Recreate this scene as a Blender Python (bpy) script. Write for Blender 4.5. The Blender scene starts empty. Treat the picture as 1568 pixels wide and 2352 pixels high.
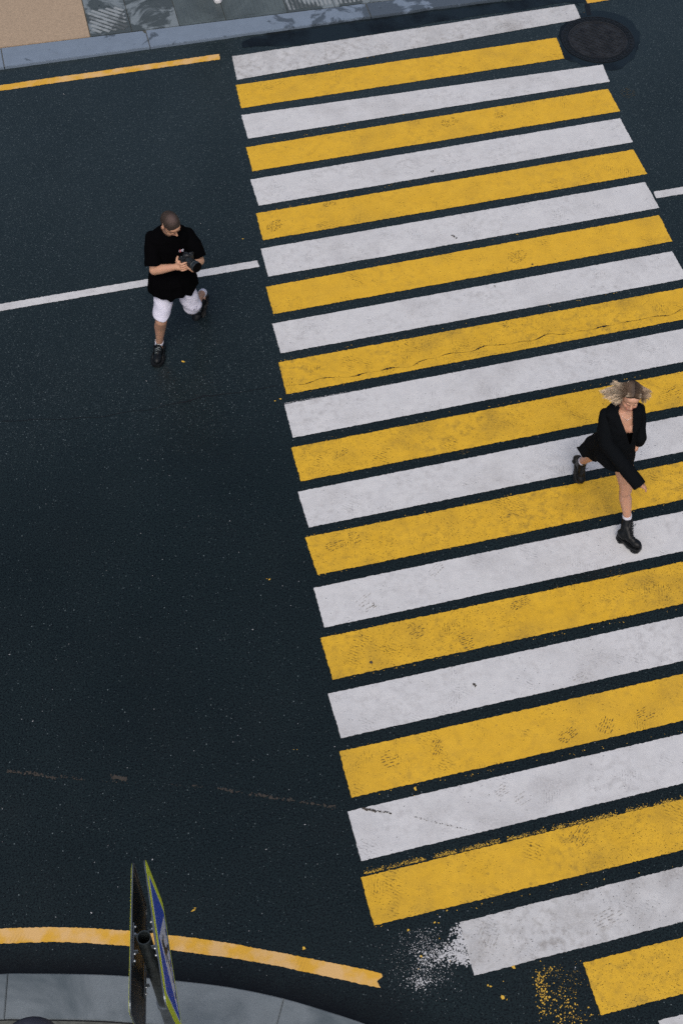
import bpy, bmesh, math, random
import numpy as np
from mathutils import Vector, Matrix
from mathutils.bvhtree import BVHTree
from math import sin, cos, pi, radians, sqrt

S = bpy.context.scene
C = S.collection

# ------------------------------------------------------------------ camera
CAM = Vector((-2.13006, -13.14462, 10.13739))
RM = Matrix.Rotation(-0.25946, 3, 'Z') @ Matrix.Rotation(0.60996, 3, 'X') @ Matrix.Rotation(0.01558, 3, 'Z')
cd = bpy.data.cameras.new('camera')
cam = bpy.data.objects.new('camera', cd); C.objects.link(cam)
cam.matrix_world = Matrix.Translation(CAM) @ RM.to_4x4()
cd.sensor_fit = 'VERTICAL'; cd.sensor_height = 36.0; cd.lens = 36.0 * 3270 / 2352
cd.clip_start = 0.1; cd.clip_end = 500
S.camera = cam

# ------------------------------------------------------------------ sky, sun, exposure
SUN_EL, SUN_AZ = radians(58), radians(200)
w = bpy.data.worlds.new('World'); S.world = w; w.use_nodes = True
nt = w.node_tree
sky = nt.nodes.new('ShaderNodeTexSky'); sky.sky_type = 'NISHITA'; sky.sun_disc = False
sky.sun_elevation = SUN_EL; sky.sun_rotation = SUN_AZ; sky.dust_density = 4.5; sky.air_density = 1.0; sky.ozone_density = 1.0
bg = nt.nodes['Background']; bg.inputs['Strength'].default_value = 0.085
nt.links.new(sky.outputs[0], bg.inputs[0])
sd = bpy.data.lights.new('sun', 'SUN'); sd.energy = 1.15; sd.angle = radians(35); sd.color = (1.0, 0.94, 0.87)
so = bpy.data.objects.new('sun', sd); C.objects.link(so)
so.rotation_euler = Vector((sin(SUN_AZ) * cos(SUN_EL), cos(SUN_AZ) * cos(SUN_EL), sin(SUN_EL))).to_track_quat('Z', 'Y').to_euler()
S.view_settings.view_transform = 'Standard'; S.view_settings.look = 'None'
S.view_settings.exposure = 0.33; S.view_settings.gamma = 1.0
S.view_settings.use_curve_mapping = False
S.cycles.max_bounces = 6; S.cycles.use_denoising = False

# ------------------------------------------------------------------ helpers
def GP(u, v, z=0.0):
    """a measured sight line (units of a 1568 x 2352 frame) met with the level z: where the thing stands in the world"""
    d = RM @ Vector(((u - 784) / 3270, -(v - 1176) / 3270, -1))
    return CAM + d * ((z - CAM.z) / d.z)
def GY(u, v, y):
    d = RM @ Vector(((u - 784) / 3270, -(v - 1176) / 3270, -1))
    return CAM + d * ((y - CAM.y) / d.y)
def MAN(u, v, z): return GP(287.1 + .1807 * u, 447.8 + .1807 * v, z)
def WOM(u, v, z): return GP(1280.4 + .1904 * u, 849.7 + .1904 * v, z)

def tag(o, label=None, cat=None, group=None, kind=None):
    if label: o['label'] = label
    if cat: o['category'] = cat
    if group: o['group'] = group
    if kind: o['kind'] = kind
    return o
def link_mesh(name, me, m=None, parent=None):
    o = bpy.data.objects.new(name, me); C.objects.link(o)
    if m is not None and not me.materials: me.materials.append(m)
    if parent is not None:
        o.parent = parent
        o.matrix_parent_inverse = Matrix.Translation(-parent.location) if parent.type == 'EMPTY' and parent.parent is None else parent.matrix_basis.inverted() if parent.parent is None else Matrix.Identity(4)
    return o
def empty(name, loc, **k):
    o = bpy.data.objects.new(name, None); C.objects.link(o); o.location = loc; o.empty_display_size = .1
    return tag(o, **k)
def finish(bm, name, m, parent=None, smooth=True, kind=None):
    bmesh.ops.recalc_face_normals(bm, faces=bm.faces[:])
    me = bpy.data.meshes.new(name); bm.to_mesh(me); bm.free()
    if smooth: me.shade_smooth()
    o = link_mesh(name, me, m, parent)
    if kind: o['kind'] = kind
    return o

def rings(bm, rs, n=20, caps=True):
    """rs: list of (centre, ax vector, ay vector)"""
    loops = []
    for c, ax, ay in rs:
        loops.append([bm.verts.new(Vector(c) + Vector(ax) * cos(2 * pi * i / n) + Vector(ay) * sin(2 * pi * i / n)) for i in range(n)])
    for a, b in zip(loops, loops[1:]):
        for i in range(n): bm.faces.new((a[i], a[(i + 1) % n], b[(i + 1) % n], b[i]))
    if caps:
        bm.faces.new(loops[0][::-1]); bm.faces.new(loops[-1])
    return loops
def frame_for(d):
    d = Vector(d).normalized()
    a = Vector((0, 0, 1)) if abs(d.z) < .9 else Vector((0, 1, 0))
    x = d.cross(a).normalized(); return x, x.cross(d).normalized(), d
def cap(bm, p0, p1, r0, r1, n=16, ends=True):
    p0 = Vector(p0); p1 = Vector(p1); x, y, d = frame_for(p1 - p0)
    rs = []
    if ends:
        for t in (-.98, -.8, -.5, -.2): rs.append((p0 + d * t * r0, x * r0 * sqrt(1 - t * t), y * r0 * sqrt(1 - t * t)))
    for k in range(5):
        s = k / 4; r = r0 + (r1 - r0) * s; rs.append((p0.lerp(p1, s), x * r, y * r))
    if ends:
        for t in (.2, .5, .8, .98): rs.append((p1 + d * t * r1, x * r1 * sqrt(1 - t * t), y * r1 * sqrt(1 - t * t)))
    rings(bm, rs, n)
def chain(bm, pts, n=14):
    for (a, ra), (b, rb) in zip(pts, pts[1:]): cap(bm, a, b, ra, rb, n)
def ell(bm, c, r, M3=None, seg=20):
    m = Matrix.Diagonal((r[0], r[1], r[2], 1))
    if M3 is not None: m = M3.to_4x4() @ m
    bmesh.ops.create_uvsphere(bm, u_segments=seg, v_segments=max(8, seg // 2), radius=1, matrix=Matrix.Translation(c) @ m)
def box(bm, c, s, M3=None, bev=0):
    r = bmesh.ops.create_cube(bm, size=1, matrix=Matrix.Translation(c) @ ((M3.to_4x4() if M3 is not None else Matrix.Identity(4)) @ Matrix.Diagonal((s[0], s[1], s[2], 1))))
    if bev:
        es = list({e for v in r['verts'] for e in v.link_edges})
        bmesh.ops.bevel(bm, geom=es, offset=bev, segments=2, affect='EDGES', profile=.5)
def tube(bm, pts, r, n=6, taper=None):
    pts = [Vector(p) for p in pts]; rs = []
    for i, p in enumerate(pts):
        d = (pts[min(i + 1, len(pts) - 1)] - pts[max(i - 1, 0)])
        x, y, _ = frame_for(d if d.length > 1e-9 else (0, 0, 1)); rr = r if taper is None else r * taper(i / (len(pts) - 1))
        rs.append((p, x * rr, y * rr))
    rings(bm, rs, n)

def blob(bm, voxel=.005, smooth=3, fac=.5):
    """fuse overlapping closed shells into ONE continuous surface; returns mesh data"""
    bmesh.ops.recalc_face_normals(bm, faces=bm.faces[:])
    me = bpy.data.meshes.new('tmp'); bm.to_mesh(me); bm.free()
    o = bpy.data.objects.new('tmp', me); C.objects.link(o)
    m = o.modifiers.new('r', 'REMESH'); m.mode = 'VOXEL'; m.voxel_size = voxel; m.use_smooth_shade = True
    if smooth:
        s = o.modifiers.new('s', 'SMOOTH'); s.factor = fac; s.iterations = smooth
    dg = bpy.context.evaluated_depsgraph_get(); dg.update()
    out = bpy.data.meshes.new_from_object(o.evaluated_get(dg))
    bpy.data.objects.remove(o); bpy.data.meshes.remove(me)
    out.shade_smooth(); out.materials.clear()
    return out
def cut(me, test, smooth=8):
    """drop the faces whose centre passes test"""
    bm = bmesh.new(); bm.from_mesh(me)
    fs = [f for f in bm.faces if test(f.calc_center_median())]
    bmesh.ops.delete(bm, geom=fs, context='FACES')
    bmesh.ops.delete(bm, geom=[v for v in bm.verts if not v.link_faces], context='VERTS')
    # even out the cut edge so hems run clean
    nb = {}
    for e in bm.edges:
        if len(e.link_faces) == 1:
            a, b = e.verts; nb.setdefault(a, []).append(b); nb.setdefault(b, []).append(a)
    for _ in range(smooth):
        new = {v: v.co * .4 + sum((o.co for o in l), Vector()) * (.6 / len(l)) for v, l in nb.items()}
        for v, c in new.items(): v.co = c
    bm.to_mesh(me); bm.free(); return me
def join(*ms):
    bm = bmesh.new()
    for m in ms: bm.from_mesh(m)
    me = bpy.data.meshes.new('cloth'); bm.to_mesh(me); bm.free(); me.shade_smooth(); return me
def pix(p):
    q = RM.transposed() @ (p - CAM); return 784 + 3270 * q.x / -q.z, 1176 - 3270 * q.y / -q.z
def inpoly(x, y, P):
    c = False
    for (x1, y1), (x2, y2) in zip(P, P[1:] + P[:1]):
        if (y1 > y) != (y2 > y) and x < (x2 - x1) * (y - y1) / (y2 - y1) + x1: c = not c
    return c
def solid(o, t=.004):
    m = o.modifiers.new('thickness', 'SOLIDIFY'); m.thickness = t; m.offset = -1
def warp(me, fn):
    data = [(v.co.copy(), v.normal.copy()) for v in me.vertices]
    me.vertices.foreach_set('co', [c for d in data for c in fn(*d)])
    me.update()
def vnoise(p, s=1.0):
    from mathutils import noise
    return noise.noise(Vector(p) * s)

# ------------------------------------------------------------------ materials
class N:
    def __init__(s, name):
        s.m = bpy.data.materials.new(name); s.m.use_nodes = True; s.t = s.m.node_tree
        s.b = s.t.nodes['Principled BSDF']
        g = s.t.nodes.new('ShaderNodeNewGeometry'); s.pos = g.outputs['Position']
    def node(s, ty, **k):
        n = s.t.nodes.new(ty)
        for a, v in k.items(): setattr(n, a, v)
        return n
    def put(s, sock, v):
        if hasattr(v, 'is_output') or isinstance(v, bpy.types.NodeSocket): s.t.links.new(v, sock)
        else: sock.default_value = v
    def noise(s, scale, detail=3, rough=.55, vec=None, out=0, dist=0):
        n = s.node('ShaderNodeTexNoise'); n.inputs['Scale'].default_value = scale; n.inputs['Detail'].default_value = detail
        n.inputs['Roughness'].default_value = rough; n.inputs['Distortion'].default_value = dist
        s.put(n.inputs['Vector'], vec if vec is not None else s.pos); return n.outputs[out]
    def vor(s, scale, vec=None, feat='F1', rnd=1):
        n = s.node('ShaderNodeTexVoronoi', feature=feat); n.inputs['Scale'].default_value = scale; n.inputs['Randomness'].default_value = rnd
        s.put(n.inputs['Vector'], vec if vec is not None else s.pos); return n
    def ramp(s, v, a, b, lo=0.0, hi=1.0):
        n = s.node('ShaderNodeMapRange'); n.clamp = True
        s.put(n.inputs[0], v)
        for i, x in zip((1, 2, 3, 4), (a, b, lo, hi)): n.inputs[i].default_value = x
        return n.outputs[0]
    def math(s, op, a, b=0.0):
        n = s.node('ShaderNodeMath', operation=op); s.put(n.inputs[0], a); s.put(n.inputs[1], b); return n.outputs[0]
    def mix(s, f, a, b):
        n = s.node('ShaderNodeMix', data_type='RGBA'); s.put(n.inputs[0], f)
        for i, v in ((6, a), (7, b)):
            if isinstance(v, tuple): v = (*v, 1) if len(v) == 3 else v
            s.put(n.inputs[i], v)
        return n.outputs[2]
    def map(s, scale=(1, 1, 1), rot=(0, 0, 0), loc=(0, 0, 0)):
        n = s.node('ShaderNodeMapping'); s.put(n.inputs[0], s.pos); n.inputs['Scale'].default_value = scale
        n.inputs['Rotation'].default_value = rot; n.inputs['Location'].default_value = loc; return n.outputs[0]
    def xyz(s):
        n = s.node('ShaderNodeSeparateXYZ'); s.put(n.inputs[0], s.pos); return n.outputs
    def bump(s, h, strength=.3, dist=.002):
        n = s.node('ShaderNodeBump'); s.put(n.inputs['Height'], h); n.inputs['Strength'].default_value = strength; n.inputs['Distance'].default_value = dist
        s.t.links.new(n.outputs[0], s.b.inputs['Normal'])
    def out(s, col=None, rough=.6, spec=.5, metal=0):
        if col is not None: s.put(s.b.inputs['Base Color'], (*col, 1) if isinstance(col, tuple) and len(col) == 3 else col)
        s.put(s.b.inputs['Roughness'], rough); s.put(s.b.inputs['Specular IOR Level'], spec); s.b.inputs['Metallic'].default_value = metal
        return s.m

def plain(name, col, rough=.6, spec=.4, metal=0, var=.12, scale=60, bump=.0, bscale=400):
    n = N(name)
    f = n.noise(scale, 4)
    c = n.mix(n.ramp(f, .3, .7), tuple(x * (1 - var) for x in col), tuple(min(1, x * (1 + var)) for x in col))
    if bump: n.bump(n.noise(bscale, 2), bump, .002)
    return n.out(c, rough, spec, metal)

def asphalt(wet_shade=False):
    n = N('gutter_wet_shade_asphalt' if wet_shade else 'wet_asphalt')
    xyz = n.xyz()
    base = n.mix(n.ramp(n.noise(.55, 4), .35, .65), (.0058, .0118, .0132), (.0090, .0172, .0190))
    far = n.ramp(xyz[1], -5.4, -4.7)                       # older, more open surface beyond the crack
    patch = n.ramp(n.noise(.8, 5, .6), .25, .85)
    g = n.math('MULTIPLY', n.ramp(n.noise(105, 3, .7), .48, .70), n.ramp(far, 0, 1, .55, 1))
    base = n.mix(g, base, (.022, .033, .037))
    base = n.mix(n.ramp(n.noise(75, 2, .6, vec=n.map(loc=(3, 3, 3))), .38, .52, 1, 0), base, (.0015, .003, .0038))
    CH = 0
    for sc, t0, amt, hi in ((115, .962, .16, .15), (70, .990, .05, .20)):
        v = n.vor(sc); sp = n.node('ShaderNodeSeparateColor'); n.put(sp.inputs[0], v.outputs['Color'])
        thr = n.math('SUBTRACT', t0, n.math('MULTIPLY', n.math('MULTIPLY', far, n.math('ADD', n.math('MULTIPLY', patch, .6), 1.0)), amt))
        chip = n.math('MULTIPLY', n.math('GREATER_THAN', sp.outputs[0], thr), n.ramp(v.outputs['Distance'], .42, .25))
        CH = n.math('MAXIMUM', CH, n.math('MULTIPLY', chip, sp.outputs[1]))
        base = n.mix(chip, base, n.mix(n.math('POWER', sp.outputs[1], 2.0), (.018, .03, .036), (hi * .8, hi, hi * 1.05)))
    v2 = n.vor(42); sp2 = n.node('ShaderNodeSeparateColor'); n.put(sp2.inputs[0], v2.outputs['Color'])
    chip2 = n.math('MULTIPLY', n.math('GREATER_THAN', sp2.outputs[0], .996), n.ramp(v2.outputs['Distance'], .2, .08))
    base = n.mix(chip2, base, (.28, .29, .30))
    dry = n.ramp(xyz[1], -6.2, -1.0)  # far road painted paler, for grazing sheen as well as drying
    base = n.mix(n.math('MULTIPLY', dry, n.ramp(n.noise(.7, 4), .25, .7, .55, 1)), base, n.mix(g, (.0155, .0255, .0305), (.034, .050, .056)))
    base = n.mix(n.math('MULTIPLY', dry, CH), base, (.10, .13, .14))
    if wet_shade:  # base colour darkened for the kerb's shade plus wet
        a = n.node('ShaderNodeVertexColor', layer_name='wet_shade'); base = n.mix(n.math('MULTIPLY', a.outputs[0], n.ramp(n.noise(6, 4), .2, .6, .35, .75)), base, (.0012, .0018, .0022))
    rough = n.ramp(n.noise(1.3, 4), .3, .7, .20, .34)
    n.bump(n.math('ADD', n.noise(170, 3), n.math('MULTIPLY', n.noise(60, 2), .6)), .28, .003)
    return n.out(base, rough, .31)

def paint(name, c0, c1, dirt, amount, pit, scuff, pits=75):
    n = N(name)
    oi = n.node('ShaderNodeObjectInfo').outputs['Random']
    col = n.mix(n.ramp(n.noise(5, 5, .6), .3, .7), c0, c1)
    col = n.mix(n.ramp(n.noise(260, 2), .3, .75), col, tuple(x * .88 for x in c0))
    big = n.ramp(n.noise(1.3, 4, .6), .42, .66)                       # where feet and tyres have been
    grime = n.math('MAXIMUM', n.math('MULTIPLY', n.ramp(n.noise(14, 6, .7), .46, .72), n.ramp(big, 0, 1, .3, 1)), n.math('MULTIPLY', n.ramp(n.noise(2.3, 3, .6, vec=n.map(loc=(9, 1, 2))), .50, .72), n.ramp(n.noise(55, 4, .7), .35, .7, .25, 1)))
    col = n.mix(n.math('MULTIPLY', grime, amount), col, dirt)
    # scuffs: broken hatch lines inside blotches
    for k, (sc, ro) in enumerate(((34, .3), (28, -.9))):
        wv = n.node('ShaderNodeTexWave', wave_type='BANDS', bands_direction='X'); n.put(wv.inputs['Vector'], n.map(rot=(0, 0, ro), loc=(k * 3.3, 0, 0)))
        wv.inputs['Scale'].default_value = sc / 2.2; wv.inputs['Distortion'].default_value = 5; wv.inputs['Detail'].default_value = 3; wv.inputs['Detail Scale'].default_value = 2
        bl = n.ramp(n.noise(3.1, 2, .5, vec=n.map(loc=(k * 7.1, 2, k))), .60, .68)
        h = n.math('MULTIPLY', n.ramp(wv.outputs['Fac'], .72, .9), n.math('MULTIPLY', bl, n.ramp(n.noise(45, 2), .42, .6)))
        col = n.mix(n.math('MULTIPLY', h, scuff), col, tuple(x * .35 for x in dirt))
    va = n.node('ShaderNodeVectorMath', operation='ADD'); n.put(va.inputs[0], n.map(scale=(1, 1.5, 1)))
    vs = n.node('ShaderNodeVectorMath', operation='SCALE'); n.put(vs.inputs[0], n.noise(38, 2, out=1)); vs.inputs['Scale'].default_value = .022; n.put(va.inputs[1], vs.outputs[0])
    v = n.vor(pits, vec=va.outputs[0]); sp = n.node('ShaderNodeSeparateColor'); n.put(sp.inputs[0], v.outputs['Color'])
    dens = n.ramp(n.noise(1.6, 3, vec=n.map(loc=(0, 0, 5))), .38, .68, .0, pit)
    pp = n.math('MULTIPLY', n.math('GREATER_THAN', dens, sp.outputs[0]), n.ramp(n.math('ADD', v.outputs['Distance'], n.math('MULTIPLY', sp.outputs[2], .25)), .42, .25))
    col = n.mix(pp, col, tuple(x * .22 for x in dirt))
    v = n.vor(7); sp = n.node('ShaderNodeSeparateColor'); n.put(sp.inputs[0], v.outputs['Color'])
    gum = n.math('MULTIPLY', n.math('GREATER_THAN', sp.outputs[1], .86), n.ramp(v.outputs['Distance'], .11, .07))
    col = n.mix(n.math('MULTIPLY', gum, .38), col, dirt)
    n.bump(n.noise(220, 3), .35, .002)
    return n.out(col, n.ramp(n.noise(4, 3), .3, .7, .30, .5), .35)

M = {}
M['asphalt'] = asphalt(); M['wet_shade'] = asphalt(True)
M['white'] = paint('worn_white_paint', (.59, .60, .62), (.685, .69, .70), (.29, .28, .28), .62, .05, .45)
M['whiteD'] = paint('dirty_white_paint', (.51, .52, .535), (.68, .685, .69), (.24, .225, .21), .9, .18, .4)
M['yellow'] = paint('worn_yellow_paint', (.69, .405, .030), (.80, .485, .042), (.22, .15, .04), .50, .16, .7)
M['yellowP'] = paint('pitted_yellow_paint', (.67, .395, .028), (.80, .485, .040), (.17, .12, .035), .78, .62, .85, 78)
M['chipw'] = plain('white_paint_chips', (.5, .51, .53))
M['chipy'] = plain('yellow_paint_chips', (.66, .41, .05))
M['oldline'] = plain('faded_old_marking', (.040, .034, .028), var=.3)
M['crack'] = plain('crack_dark', (.004, .005, .007), .5)
def line_yellow():
    n = N('thermoplastic_yellow')
    col = n.mix(n.ramp(n.noise(5, 4), .44, .60), (.66, .37, .04), (.68, .43, .17))
    wv = n.node('ShaderNodeTexWave', wave_type='BANDS'); n.put(wv.inputs['Vector'], n.map(rot=(0, 0, .6))); wv.inputs['Scale'].default_value = 13; wv.inputs['Distortion'].default_value = 4
    col = n.mix(n.math('MULTIPLY', n.ramp(wv.outputs['Fac'], .65, .9), n.ramp(n.noise(2.2, 2), .56, .66, 0, .4)), col, (.36, .2, .03))
    n.bump(n.noise(60, 3), .3, .003)
    return n.out(col, .38, .4)
M['liney'] = line_yellow()

def granite(name, dry, wet, lo=.5, hi=.56, sc=2.2, rough=.55, xr=None):
    n = N(name)
    h = n.noise(sc, 6, .62, dist=.6)
    if xr: h = n.math('ADD', h, n.ramp(n.xyz()[0], xr[0], xr[1], 0, xr[2]))
    f = n.ramp(h, lo, hi)
    d = n.mix(n.ramp(n.noise(9, 5, .6), .3, .7), tuple(x * .9 for x in dry), tuple(x * 1.08 for x in dry))
    d = n.mix(n.ramp(n.noise(240, 2), .35, .7), d, tuple(x * .74 for x in dry))
    wtc = n.mix(n.ramp(n.noise(200, 2), .35, .7), wet, tuple(x * .7 for x in wet))
    v = n.vor(9); sp = n.node('ShaderNodeSeparateColor'); n.put(sp.inputs[0], v.outputs['Color'])
    gum = n.math('MULTIPLY', n.math('GREATER_THAN', sp.outputs[1], .93), n.ramp(v.outputs['Distance'], .13, .09))
    col = n.mix(f, d, wtc); col = n.mix(n.math('MULTIPLY', gum, .8), col, tuple(x * .3 for x in wet))
    n.bump(n.noise(180, 3), .3, .002)
    return n.out(col, n.ramp(f, 0, 1, rough, .28), .35)
M['kerb'] = granite('blue_grey_granite', (.195, .25, .325), (.085, .11, .14), .60, .65, 3.2, xr=(.1, 2.0, .22))
M['kerbwet'] = granite('half_wet_granite', (.215, .255, .325), (.065, .088, .11), .43, .47, 1.7)
M['kerbnear'] = granite('near_kerb_granite', (.165, .195, .215), (.10, .125, .14), .46, .64, 1.7, .6)
M['bar'] = granite('dry_tactile_bar', (.29, .325, .345), (.10, .115, .12), .50, .58, 2.3)
M['slab'] = granite('pavement_slab_stone', (.195, .235, .26), (.070, .088, .094), .44, .49, 2.3)
M['slabdark'] = granite('dark_wet_slab', (.105, .135, .145), (.07, .09, .097), .4, .6, 1.5)
M['tan'] = plain('tan_resin_pavement', (.36, .275, .195), .8, .3, 0, .13, 45, .5, 160)
M['pavenear'] = plain('near_pavement', (.085, .09, .08), .7, .3, 0, .3, 30, .4, 160)
M['puddle'] = N('puddle_film'); 
_f = M['puddle'].ramp(M['puddle'].noise(1.3, 4, .6), .40, .52)
M['puddle'].bump(M['puddle'].noise(3, 2), .03, .01)
M['puddle'] = M['puddle'].out(M['puddle'].mix(_f, (.004, .006, .007), (.010, .017, .022)), .16, .34)
M['iron'] = plain('wet_cast_iron', (.014, .017, .020), .36, .4, .3, .3, 40, .4, 200)
M['ironhi'] = plain('polished_iron_studs', (.036, .037, .038), .3, .5, .5, .4, 9, .2, 200)
M['signY'] = plain('fluorescent_yellow_green_film', (.86, 1.0, .015), .5, .35, 0, .04, 5)
M['signB'] = plain('blue_reflective_film', (.0, .085, .60), .45, .12, 0, .04, 5)
M['signW'] = plain('white_reflective_film', (.85, .85, .92), .45, .3, 0, .04, 5)
M['signK'] = plain('black_film', (.012, .012, .013), .4, .4)
M['signback'] = plain('grey_sign_back', (.030, .036, .042), .42, .45, .2, .35, 2.5)
M['galv'] = plain('galvanised_steel', (.13, .155, .18), .4, .5, .6, .25, 14)
M['pipe'] = plain('dark_wet_pipe', (.035, .046, .05), .38, .5, .3, .35, 10)
M['bolt'] = plain('bright_bolt', (.6, .64, .66), .3, .6, .8)
M['lamp'] = plain('grey_lamp_paint', (.055, .057, .078), .6, .3, 0, .1, 20)

# ------------------------------------------------------------------ ground sheets
def sheet(name, pts, m, z=0.0, kind='structure', parent=None):
    bm = bmesh.new(); bm.faces.new([bm.verts.new((p[0], p[1], z)) for p in pts])
    bmesh.ops.triangulate(bm, faces=bm.faces[:])
    o = finish(bm, name, m, parent, smooth=False)
    if kind: o['kind'] = kind
    if o.data.polygons[0].normal.z < 0: o.data.flip_normals()
    return o
def rough_edge(poly, step=.02, amp=.004, seed=0, skip=()):
    """densify a polygon and jitter it as hand-laid paint is"""
    rnd = random.Random(seed); out = []
    for i, a in enumerate(poly):
        a = Vector(a[:2]); b = Vector(poly[(i + 1) % len(poly)][:2]); L = (b - a).length; k = max(1, int(L / step)); d = (b - a).normalized() if L else Vector((1, 0)); nrm = Vector((-d.y, d.x))
        for j in range(k):
            p = a.lerp(b, j / k); t = 0 if j == 0 else (rnd.random() - .5) * 1.7 * amp + amp * .7 * vnoise((p.x * 3, p.y * 3, seed))
            if i in skip: t *= .3
            out.append(p + nrm * t)
    return out
sheet('road', [(-150, -150), (150, -150), (150, .45), (-150, .45)], M['asphalt'])

TL = [(533,130),(542,196),(554,265),(565,339),(575,413),(588,491),(599,572),(611,659),(625,744),(640,833),(653,930),(669,1029),(684,1130),(701,1235),(720,1351),(736,1466),(753,1594),(779,1727),(798,1864),(828,2016),(1054,2119),(1338,2212)]
BL = [(544,184),(554,249),(570,319),(580,394),(594,473),(604,552),(616,636),(628,722),(645,812),(658,906),(673,1006),(691,1106),(709,1212),(729,1321),(745,1442),(764,1562),(783,1696),(807,1833),(829,1978),(859,2126),(1088,2241),(1378,2332)]
RT = {0:((1318,10),(1333,44)),1:((1277,87),(1295,135)),2:((1383,149),(1399,188)),3:((1395,205),(1423,256)),4:((1423,272),(1452,327)),5:((1453,344),(1485,400)),6:((1480,419),(1513,478)),7:((1512,495),(1543,555))}
for k in range(22):
    a = GP(*TL[k]); b = GP(*BL[k])
    if k in RT: c = GP(*RT[k][1]); d = GP(*RT[k][0])
    else:
        xr = 4.084 - .0524 * k; d = Vector((xr, a.y * .3 + (-.5 * k) * .7, 0)); c = Vector((xr + .01, d.y - .388, 0))
    poly = [a, b, c, d]
    yel = k % 2 == 1
    m = ('yellowP' if k in (9, 11, 13, 15, 19, 21) else 'yellow') if yel else ('whiteD' if k in (0, 20) else 'white')
    sheet('yellow_crossing_stripe_marking' if yel else 'white_crossing_stripe_marking', rough_edge(poly, .016, .0045 if yel else .0035, k), M[m], .004)
a = GP(1510, 2345); sheet('white_crossing_stripe_marking', rough_edge([a, (a.x + .05, a.y - .4), (4, a.y - .4), (4, a.y)], .02, .004, 50), M['whiteD'], .004)
# lane line
sheet('centre_line_marking', rough_edge([GP(-900, 852), GP(-900, 869), GP(596, 613.5), GP(591, 598.5)], .012, .0035, 31), M['white'], .004)
sheet('centre_line_marking', rough_edge([GP(1500, 441), GP(1506, 456), GP(2000, 372), GP(2000, 358)], .02, .004, 32), M['white'], .004)
sheet('edge_line_marking', rough_edge([GP(-700, 296), GP(-700, 310), GP(505.4, 136.8), GP(503.7, 124.7)], .02, .005, 33), M['liney'], .004)
pp = [GP(1342, -3), GP(1348, 8.5), GP(1398.6, 0)]; dx = (pp[2] - pp[1])
sheet('edge_line_marking', rough_edge([pp[0] + Vector((0, .03, 0)), pp[1], pp[1] + dx * 12, pp[0] + Vector((0, .03, 0)) + dx * 12], .02, .004, 34), M['liney'], .004)
top = [(-420,243),(-200,222),(0,211),(200,205),(350,209),(510,220),(700,240),(900,268),(1100,305),(1300,345),(1440,373),(1495,388),(1498,400),(1476,418),(1491,443)]
bot = [(1420,430),(1300,403),(1100,360),(900,325),(690,297),(510,280),(350,268),(200,263),(0,270),(-200,281),(-420,301)]
K1 = lambda u, v, z=0: GP(u * .5861, 2009.5 + .5861 * v, z)
sheet('curved_edge_line_marking', rough_edge([K1(*p) for p in top + bot], .015, .0035, 35), M['liney'], .004)

# cracks, the ghost of an old line, loose paint
def strip(name, pts, wfn, m, z, step=.02, seed=0, wob=.01):
    bm = bmesh.new(); L = []; R = []; rnd = random.Random(seed)
    P = [GP(*p) for p in pts]; dense = []
    for a, b in zip(P, P[1:]):
        k = max(2, int((b - a).length / step)); dense += [a.lerp(b, i / k) for i in range(k)]
    for i, p in enumerate(dense):
        o = vnoise((p.x * 5, p.y * 5, seed)) * wob * 2.2 + (rnd.random() - .5) * wob * .3; wd = wfn(i / len(dense)) * (.35 + 1.1 * rnd.random())
        L.append(bm.verts.new((p.x, p.y + o + wd / 2, z))); R.append(bm.verts.new((p.x, p.y + o - wd / 2, z)))
    for i in range(len(L) - 1): bm.faces.new((L[i], R[i], R[i + 1], L[i + 1]))
    return finish(bm, name, m, smooth=False, kind='structure')
strip('road_crack_line', [(-60, 970), (170, 962), (230, 957), (330, 942), (430, 922), (470, 908), (485, 909), (560, 900), (640, 885)], lambda t: .0065 + .010 * math.exp(-((t - .72) / .05) ** 2), M['crack'], .0025, seed=3, wob=.012)
strip('paint_crack_line', [(655, 889), (700, 880), (760, 868), (830, 862), (900, 849), (990, 825), (1100, 800), (1200, 785), (1290, 768), (1400, 748), (1480, 733), (1566, 715)], lambda t: .0015 + .022 * max(0, vnoise((t * 26, 1, 2)) + .12), M['crack'], .0065, step=.012, seed=4, wob=.022)
strip('road_crack_line', [(1120, 1822), (1150, 1832), (1165, 1843), (1200, 1852), (1230, 1868)], lambda t: .001, M['crack'], .0, seed=6)
def splat(bm, c, r, rnd, z, ny=1.0):
    n = rnd.randint(5, 8); a0 = rnd.random() * 6; th = rnd.random() * 3.2; el = rnd.uniform(.35, 1); ct, st = cos(th), sin(th)
    P = [(cos(a0 + 2 * pi * i / n) * r * k_, sin(a0 + 2 * pi * i / n) * r * el * k_) for i, k_ in ((i, .35 + rnd.random() * .9) for i in range(n))]
    bm.faces.new([bm.verts.new((c[0] + x * ct - y * st, c[1] + x * st + y * ct, z)) for x, y in P])
def scatter(name, spots, m, z=.003, seed=1):
    rnd = random.Random(seed); bm = bmesh.new()
    for (u, v, r) in spots: p = GP(u, v); splat(bm, (p.x, p.y), r, rnd, z + rnd.random() * .0009)
    o = finish(bm, name, m, smooth=False); o['kind'] = 'stuff'; return o
rnd = random.Random(5); sp = []
K2 = lambda u, v: (1300 / 1.7417 + u * .9126 / 1.7417 , 3300 / 1.7417 + v * .9126 / 1.7417)
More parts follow.
